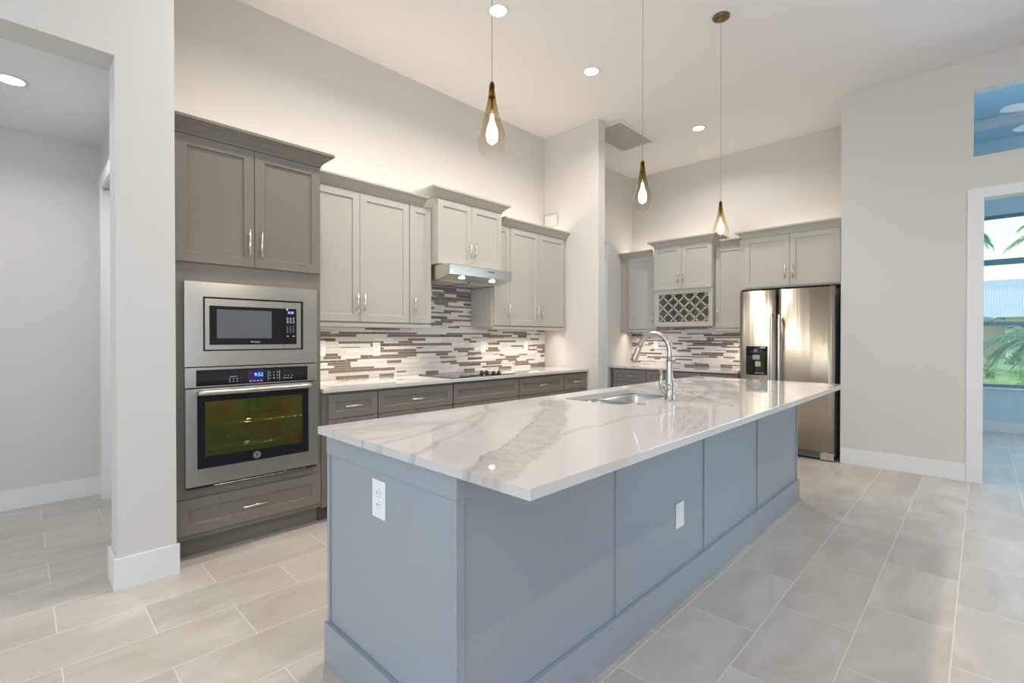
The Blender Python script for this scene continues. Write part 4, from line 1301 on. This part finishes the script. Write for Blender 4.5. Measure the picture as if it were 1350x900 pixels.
# ------------------------------------------------------------------ ceiling fittings
def point(name, loc, e, color, r=0.03, parent=None):
    d = bpy.data.lights.new(name, 'POINT'); d.energy = e; d.color = color; d.shadow_soft_size = r
    o = bpy.data.objects.new(name, d); COL.objects.link(o); o.location = loc
    return o
def recessed(x, y, z, label, first=None, power=60):
    if first is None:
        t = empty('recessed_light', (x, y, z))
        bm = nb(); lathe(bm, x, y, [(0.062, z - 0.0005), (0.080, z - 0.0005), (0.079, z - 0.004), (0.066, z - 0.006), (0.062, z - 0.004)], 40); finish('trim_ring', bm, M['trim'], t)
        bm = nb(); lathe(bm, x, y, [(0.0, z - 0.0035), (0.062, z - 0.0035)], 40); finish('lens', bm, M['lens'], t)
    else:
        t = copy_tree(first, (x, y, z))
    tag(t, label, 'ceiling light', 'recessed ceiling lights')
    d = bpy.data.lights.new('downlight', 'AREA'); d.shape = 'DISK'; d.size = 0.11; d.energy = power; d.color = WARM2; d.spread = math.radians(150)
    o = bpy.data.objects.new('downlight', d); COL.objects.link(o); o.location = (x, y, z - 0.008)
    return t
r0 = recessed(2.497, 2.581, H, 'lit recessed ceiling light nearest the top edge, behind the first pendant cord', power=25)
recessed(3.654, 2.559, H, 'lit recessed ceiling light between the first and second pendants', r0, 25)
recessed(5.504, 2.365, H, 'lit recessed ceiling light nearest the refrigerator wall', r0, 25)
recessed(1.36, 2.58, H, 'unseen recessed ceiling light added for light on the tall oven cabinet side of the kitchen', r0, 25)  # continues the row out of view, added for its light
recessed(-0.021, 4.135, 2.79, 'lit recessed ceiling light in the low hall ceiling at the left', r0, 13)

for x, y, lb in ((1.36, -1.0, 'unseen recessed ceiling light added as fill over the floor right of the island'), (3.6, -1.0, 'unseen recessed ceiling light added as fill over the floor before the far doorway'), (-1.4, -1.0, 'unseen recessed ceiling light added as fill near the camera, window side')):  # extra downlights outside the frame, added to fill the room with light
    recessed(x, y, H, lb, r0, 18)

# return air grille
vt = tag(empty('ceiling_vent', (5.10, 3.13, H)), 'square white-framed return air grille in the ceiling beside the stub wall', 'vent')
bm = nb()
vx0, vx1, vy0, vy1 = 4.70, 5.50, 2.885, 3.375
for a in ((vx0, vx1, vy0, vy0 + 0.035), (vx0, vx1, vy1 - 0.035, vy1), (vx0, vx0 + 0.035, vy0 + 0.035, vy1 - 0.035), (vx1 - 0.035, vx1, vy0 + 0.035, vy1 - 0.035)): box(bm, a[0], a[1], a[2], a[3], H - 0.012, H - 0.0005)
finish('frame', bm, M['trim'], vt, bevel=0.002)
bm = nb(); box(bm, vx0 + 0.036, vx1 - 0.036, vy0 + 0.036, vy1 - 0.036, H - 0.003, H - 0.0005)
for k in range(32):
    y = vy0 + 0.042 + k * 0.0130
    box(bm, vx0 + 0.036, vx1 - 0.036, y, y + 0.003, H - 0.008, H - 0.003)
finish('grille', bm, M['vent'], vt)

# small wall box above the right-hand cabinets
bm = nb(); box(bm, SX - 0.035, SX - 0.0005, 3.62, 3.81, 2.60, 2.73)
cb = tag(finish('wall_box', bm, M['wall'], bevel=0.006), 'small white box on the stub wall above the right-hand crown molding', 'wall box')

# pendants
amber = bpy.data.materials.new('amber_ombre_glass'); amber.use_nodes = True
an = amber.node_tree; an.nodes.clear()
ao = an.nodes.new('ShaderNodeOutputMaterial'); am = an.nodes.new('ShaderNodeMixShader'); at = an.nodes.new('ShaderNodeBsdfTransparent'); ag = an.nodes.new('ShaderNodeBsdfGlossy')
atc = an.nodes.new('ShaderNodeTexCoord'); asx = an.nodes.new('ShaderNodeSeparateXYZ'); arp = an.nodes.new('ShaderNodeValToRGB'); afr = an.nodes.new('ShaderNodeLayerWeight'); abn = an.nodes.new('ShaderNodeBump'); avr = an.nodes.new('ShaderNodeTexVoronoi')
avr.feature = 'DISTANCE_TO_EDGE'; avr.inputs['Scale'].default_value = 60
amr = an.nodes.new('ShaderNodeMapRange'); amr.inputs['From Min'].default_value = 0.0; amr.inputs['From Max'].default_value = 0.286
e = arp.color_ramp.elements
e[0].position = 0.15; e[0].color = (0.97, 0.94, 0.90, 1); e[1].position = 0.95; e[1].color = (0.46, 0.35, 0.14, 1)
x_ = e.new(0.50); x_.color = (0.86, 0.79, 0.66, 1)
an.links.new(atc.outputs['Object'], asx.inputs[0]); an.links.new(asx.outputs['Z'], amr.inputs['Value']); an.links.new(amr.outputs[0], arp.inputs[0]); an.links.new(arp.outputs[0], at.inputs['Color'])
an.links.new(atc.outputs['Object'], avr.inputs['Vector']); an.links.new(avr.outputs['Distance'], abn.inputs['Height']); abn.inputs['Strength'].default_value = 0.6; abn.inputs['Distance'].default_value = 0.002
an.links.new(abn.outputs[0], ag.inputs['Normal']); ag.inputs['Roughness'].default_value = 0.05; ag.inputs['Color'].default_value = (1.0, 0.93, 0.82, 1)
afr.inputs['Blend'].default_value = 0.12
an.links.new(abn.outputs[0], afr.inputs['Normal'])
afm = an.nodes.new('ShaderNodeMath'); afm.operation = 'MULTIPLY'; afm.inputs[1].default_value = 0.45; an.links.new(afr.outputs['Fresnel'], afm.inputs[0]); an.links.new(afm.outputs[0], am.inputs[0]); an.links.new(at.outputs[0], am.inputs[1]); an.links.new(ag.outputs[0], am.inputs[2]); an.links.new(am.outputs[0], ao.inputs[0])

def make_pendant(x, y):
    t = empty('pendant_light', (x, y, H))
    bm = nb(); lathe(bm, x, y, [(0.0, H - 0.0005), (0.062, H - 0.0005), (0.060, H - 0.012), (0.040, H - 0.020), (0.008, H - 0.024), (0.006, H - 0.034), (0.0, H - 0.034)], 36); finish('canopy', bm, M['bronze'], t)
    bm = nb(); cyl(bm, (x, y, 2.27), (x, y, H - 0.034), 0.0017, seg=8); finish('cord', bm, M['cord'], t)
    z0 = 2.0
    prof = [(0.034, z0), (0.047, z0 + 0.006), (0.055, z0 + 0.022), (0.0595, z0 + 0.045), (0.0600, z0 + 0.060), (0.057, z0 + 0.078), (0.0505, z0 + 0.100), (0.0415, z0 + 0.126), (0.0325, z0 + 0.153), (0.025, z0 + 0.182), (0.0185, z0 + 0.212), (0.0135, z0 + 0.245), (0.0105, z0 + 0.286)]
    bm = nb(); lathe(bm, x, y, prof, 40); sh = finish('glass_shade', bm, amber, t)
    bm = nb(); cyl(bm, (x, y, z0 + 0.262), (x, y, z0 + 0.292), 0.0075, seg=16); cyl(bm, (x, y, z0 + 0.165), (x, y, z0 + 0.262), 0.0045, seg=12); cyl(bm, (x, y, z0 + 0.228), (x, y, z0 + 0.236), 0.0115, seg=16); finish('socket_stem', bm, M['bronze'], t)
    bm = nb(); lathe(bm, x, y, [(0.0, z0 + 0.166), (0.006, z0 + 0.162), (0.008, z0 + 0.14), (0.020, z0 + 0.105), (0.024, z0 + 0.08), (0.020, z0 + 0.056), (0.006, z0 + 0.044), (0.0, z0 + 0.042)], 24); finish('bulb', bm, M['filament'], t)
    return t
pp = make_pendant(1.345, 1.426)
plist = [(1.345, 'glass teardrop pendant light hanging over the near end of the island'), (2.55, 'glass teardrop pendant light in the middle of three over the island'), (3.717, 'glass teardrop pendant light over the far end of the island, nearest the refrigerator')]
for i, (x, lb) in enumerate(plist):
    o = pp if i == 0 else copy_tree(pp, (x, 1.426, H))
    tag(o, lb, 'pendant light', 'pendant lights over the island')
    point('pendant_lamp', (x, 1.426, 1.985), 9, WARM, 0.03)

# light strips under and above the wall cabinets
def strip(name, x0, x1, y0, y1, z, upward, power, label):
    bm = nb()
    box(bm, x0, x1, y0, y1, z, z + 0.010)
    t = tag(finish(name, bm, M['trim']), label, 'light strip')
    d = bpy.data.lights.new('strip_light', 'AREA'); d.shape = 'RECTANGLE'; d.size = abs(x1 - x0); d.size_y = abs(y1 - y0); d.energy = power; d.color = WARM
    o = bpy.data.objects.new('strip_light', d); COL.objects.link(o)
    o.location = ((x0 + x1) / 2, (y0 + y1) / 2, z + (0.014 if upward else -0.004))
    if upward: o.rotation_euler = (PI, 0, 0)
    else: d.spread = math.radians(120)
strip('light_strip', 1.50, 2.52, 3.60, 3.66, 1.364, False, 4.5, 'slim light strip fixed under the cabinets left of the range hood')
strip('light_strip', 3.36, 4.44, 3.60, 3.66, 1.364, False, 4.5, 'slim light strip fixed under the cabinets right of the range hood')
strip('light_strip', 6.29, 6.40, 3.30, 3.80, 1.364, False, 2.6, 'slim light strip fixed under the corner cabinet by the wine rack')
strip('light_strip', 6.29, 6.40, 2.10, 2.42, 1.364, False, 1.8, 'slim light strip fixed under the cabinet beside the refrigerator')
strip('light_strip', 1.50, 2.45, 3.62, 3.66, 2.406, True, 3.4, 'slim light strip lying on top of the cabinets left of the range hood')
strip('light_strip', 3.50, 4.44, 3.62, 3.66, 2.406, True, 3.6, 'slim light strip lying on top of the cabinets right of the range hood')
strip('light_strip', 6.36, 6.40, 3.34, 3.80, 2.4165, True, 1.8, 'slim light strip lying on top of the corner cabinet')
strip('light_strip', 6.36, 6.40, 1.10, 2.00, 2.4165, True, 2.4, 'slim light strip lying on top of the refrigerator cabinet')
strip('light_strip', 0.70, 1.36, 3.62, 3.66, 2.4105, True, 2.6, 'slim light strip lying on top of the tall oven cabinet')
strip('light_strip', 2.60, 3.28, 3.62, 3.66, 2.4915, True, 2.0, 'slim light strip lying on top of the range hood cabinet')
strip('light_strip', 6.36, 6.40, 2.50, 3.20, 2.4915, True, 2.0, 'slim light strip lying on top of the wine rack cabinet')

# ------------------------------------------------------------------ outdoors beyond the far window
grass = mat('lawn_grass', (0.22, 0.36, 0.09), 0.9)
nzg = N(grass, 'ShaderNodeTexNoise'); nzg.inputs['Scale'].default_value = 1.5; nzg.inputs['Detail'].default_value = 8
rg_ = ramp(grass, [(0.35, (0.16, 0.30, 0.06)), (0.65, (0.42, 0.50, 0.20))])
tg = N(grass, 'ShaderNodeTexCoord'); L(grass, tg.outputs['Object'], nzg.inputs['Vector']); L(grass, nzg.outputs['Fac'], rg_.inputs[0]); L(grass, rg_.outputs[0], BS(grass).inputs['Base Color'])
bm = nb(); box(bm, 9.31, 90, -40, 40, -0.4, -0.15)
o = finish('ground', bm, grass); o['kind'] = 'structure'
leaf = mat('palm_leaf', (0.14, 0.30, 0.16), 0.5)
leaf2 = mat('yellow_green_leaf', (0.28, 0.42, 0.10), 0.5)
bark = mat('palm_bark', (0.28, 0.24, 0.19), 0.9)
rnd = random.Random(3)
def frond(bm, o, az, el, length, droop, w=0.35, n=26):
    o = Vector(o)
    d = Vector((math.cos(az), math.sin(az), 0))
    s = Vector((-math.sin(az), math.cos(az), 0))
    pts = []
    p = o.copy(); e = el
    for k in range(n + 1):
        pts.append(p.copy())
        p = p + (d * math.cos(e) + Vector((0, 0, 1)) * math.sin(e)) * (length / n)
        e -= droop / n
    tube(bm, pts, [0.022 * (1 - k / (n + 2)) for k in range(n + 1)], 5)
    for k in range(2, n + 1):
        t = k / n
        ll = w * math.sin(PI * min(1, t * 0.9 + 0.08)) + 0.05
        tg_ = (pts[k] - pts[k - 1]).normalized()
        for sg in (1, -1):
            for j in (0, 0.5):
                b0 = pts[k - 1].lerp(pts[k], j)
                tip = b0 + s * sg * ll * 0.75 + tg_ * ll * 0.55 - Vector((0, 0, ll * rnd.uniform(0.3, 0.8)))
                a = bm.verts.new(b0 - tg_ * 0.007); c = bm.verts.new(b0 + tg_ * 0.007); mid = bm.verts.new(b0.lerp(tip, 0.5) + tg_ * 0.008 + Vector((0, 0, 0.02))); tp = bm.verts.new(tip)
                bm.faces.new((a, c, mid)); bm.faces.new((a, mid, tp))
def palm(x, y, h, nf, fl, label, m, tr=0.13, group=None):
    t = tag(empty('palm_tree', (x, y, -0.15)), label, 'palm tree', group)
    bm = nb(); tube(bm, [(x + 0.05 * math.sin(k), y, -0.16 + (h + 0.16) * k / 8) for k in range(9)], [tr * (1.15 - 0.3 * k / 8) for k in range(9)], 12); finish('trunk', bm, bark, t)
    for k in range(nf):
        bm = nb(); frond(bm, (x, y, h), 2 * PI * k / nf + rnd.random() * 0.4, math.radians(rnd.uniform(-5, 65)), fl * rnd.uniform(0.85, 1.1), math.radians(rnd.uniform(70, 120)), w=fl * 0.2); finish('frond', bm, m, t, recalc=False)
palm(19.0, 1.15, 4.4, 14, 2.1, 'tall palm tree outside the far window, its fronds at the top left of the glass', leaf)
palm(26.0, -2.3, 5.2, 14, 2.3, 'palm tree farther off whose pale fronds enter the window from the right', leaf2)
palm(13.5, -0.75, 1.2, 16, 1.25, 'low palm with arching fronds just outside the far window', leaf, 0.09)
# shrubs
def shrub(x, y, r, h, m, label):
    t = tag(empty('shrub', (x, y, -0.15)), label, 'shrub', None)
    bm = nb()
    for k in range(500):
        a, b = rnd.uniform(0, 2 * PI), rnd.uniform(0, PI / 2)
        q = rnd.uniform(0.75, 1.0)
        c = Vector((x + r * q * math.cos(a) * math.cos(b), y + r * q * math.sin(a) * math.cos(b), -0.12 + h * q * math.sin(b)))
        u = Vector((rnd.uniform(-1, 1), rnd.uniform(-1, 1), rnd.uniform(-1, 1))).normalized(); v = u.orthogonal().normalized(); s = r * 0.12
        bm.faces.new([bm.verts.new(c - u * s), bm.verts.new(c - v * s * 0.4), bm.verts.new(c + u * s), bm.verts.new(c + v * s * 0.4)])
    finish('foliage', bm, m, t, recalc=False)
    bm = nb()
    for k in range(5):
        a = k * 1.26
        cyl(bm, (x, y, -0.16), (x + r * 0.5 * math.cos(a), y + r * 0.5 * math.sin(a), h * 0.55), 0.02, 0.008, seg=6)
    finish('stems', bm, bark, t)
for x, y, r, h, m, lb in ((39, 1.3, 1.4, 1.15, leaf2, 'rounded shrub in front of the house, left side of the window view'), (37, -2.2, 1.4, 1.0, leaf, 'dark shrub in front of the house, right side of the window view'), (24, 0.4, 0.7, 0.55, mat('dry_shrub', (0.45, 0.40, 0.22), 0.8), 'low straw-coloured shrub on the lawn'), (17, -1.0, 0.5, 0.45, leaf2, 'small green shrub on the lawn near the low palm')):
    shrub(x, y, r, h, m, lb)
# neighbour's house
hs = tag(empty('house', (55, -2, -0.15)), 'single-storey cream house with a grey tiled hip roof across the lawn', 'house')
bm = nb(); box(bm, 50, 60, -14, 10, -0.15, 2.7); finish('wall', bm, mat('cream_stucco', (0.62, 0.55, 0.42), 0.9), hs)
roofm = mat('grey_roof_tiles', (0.36, 0.40, 0.42), 0.8)
wv = N(roofm, 'ShaderNodeTexWave'); wv.inputs['Scale'].default_value = 2.2; wv.bands_direction = 'Y'
tcx = N(roofm, 'ShaderNodeTexCoord'); L(roofm, tcx.outputs['Object'], wv.inputs['Vector'])
rr_ = ramp(roofm, [(0.2, (0.40, 0.45, 0.48)), (0.8, (0.52, 0.56, 0.58))]); L(roofm, wv.outputs['Fac'], rr_.inputs[0]); L(roofm, rr_.outputs[0], BS(roofm).inputs['Base Color'])
bm = nb()
def hip(x0, x1, y0, y1, z0, z1, run):
    a = [bm.verts.new(p) for p in ((x0, y0, z0), (x1, y0, z0), (x1, y1, z0), (x0, y1, z0))]
    b = [bm.verts.new(p) for p in (((x0 + x1) / 2, y0 + run, z1), ((x0 + x1) / 2, y1 - run, z1))]
    bm.faces.new((a[0], a[1], b[0])); bm.faces.new((a[2], a[3], b[1])); bm.faces.new((a[1], a[2], b[1], b[0])); bm.faces.new((a[3], a[0], b[0], b[1])); bm.faces.new(a)
hip(49, 61, -15, 11, 2.65, 5.9, 6)
hip(46, 54, -7.5, -0.6, 2.65, 4.6, 3.2)
finish('roof', bm, roofm, hs)
bm = nb(); box(bm, 46.9, 50, -7, -1.1, -0.15, 2.7); finish('front_bay', bm, mat('cream_stucco_bay', (0.66, 0.60, 0.47), 0.9), hs)
bm = nb(); box(bm, 46.85, 46.91, -3.2, -1.6, 0.9, 2.2); finish('bay_window', bm, mat('dark_window_glass', (0.05, 0.08, 0.10), 0.1), hs)
bm = nb(); box(bm, 49.93, 50.01, 0.2, 2.6, 0.7, 2.3); finish('front_window', bm, mat('dark_window_glass_front', (0.05, 0.08, 0.10), 0.1), hs)
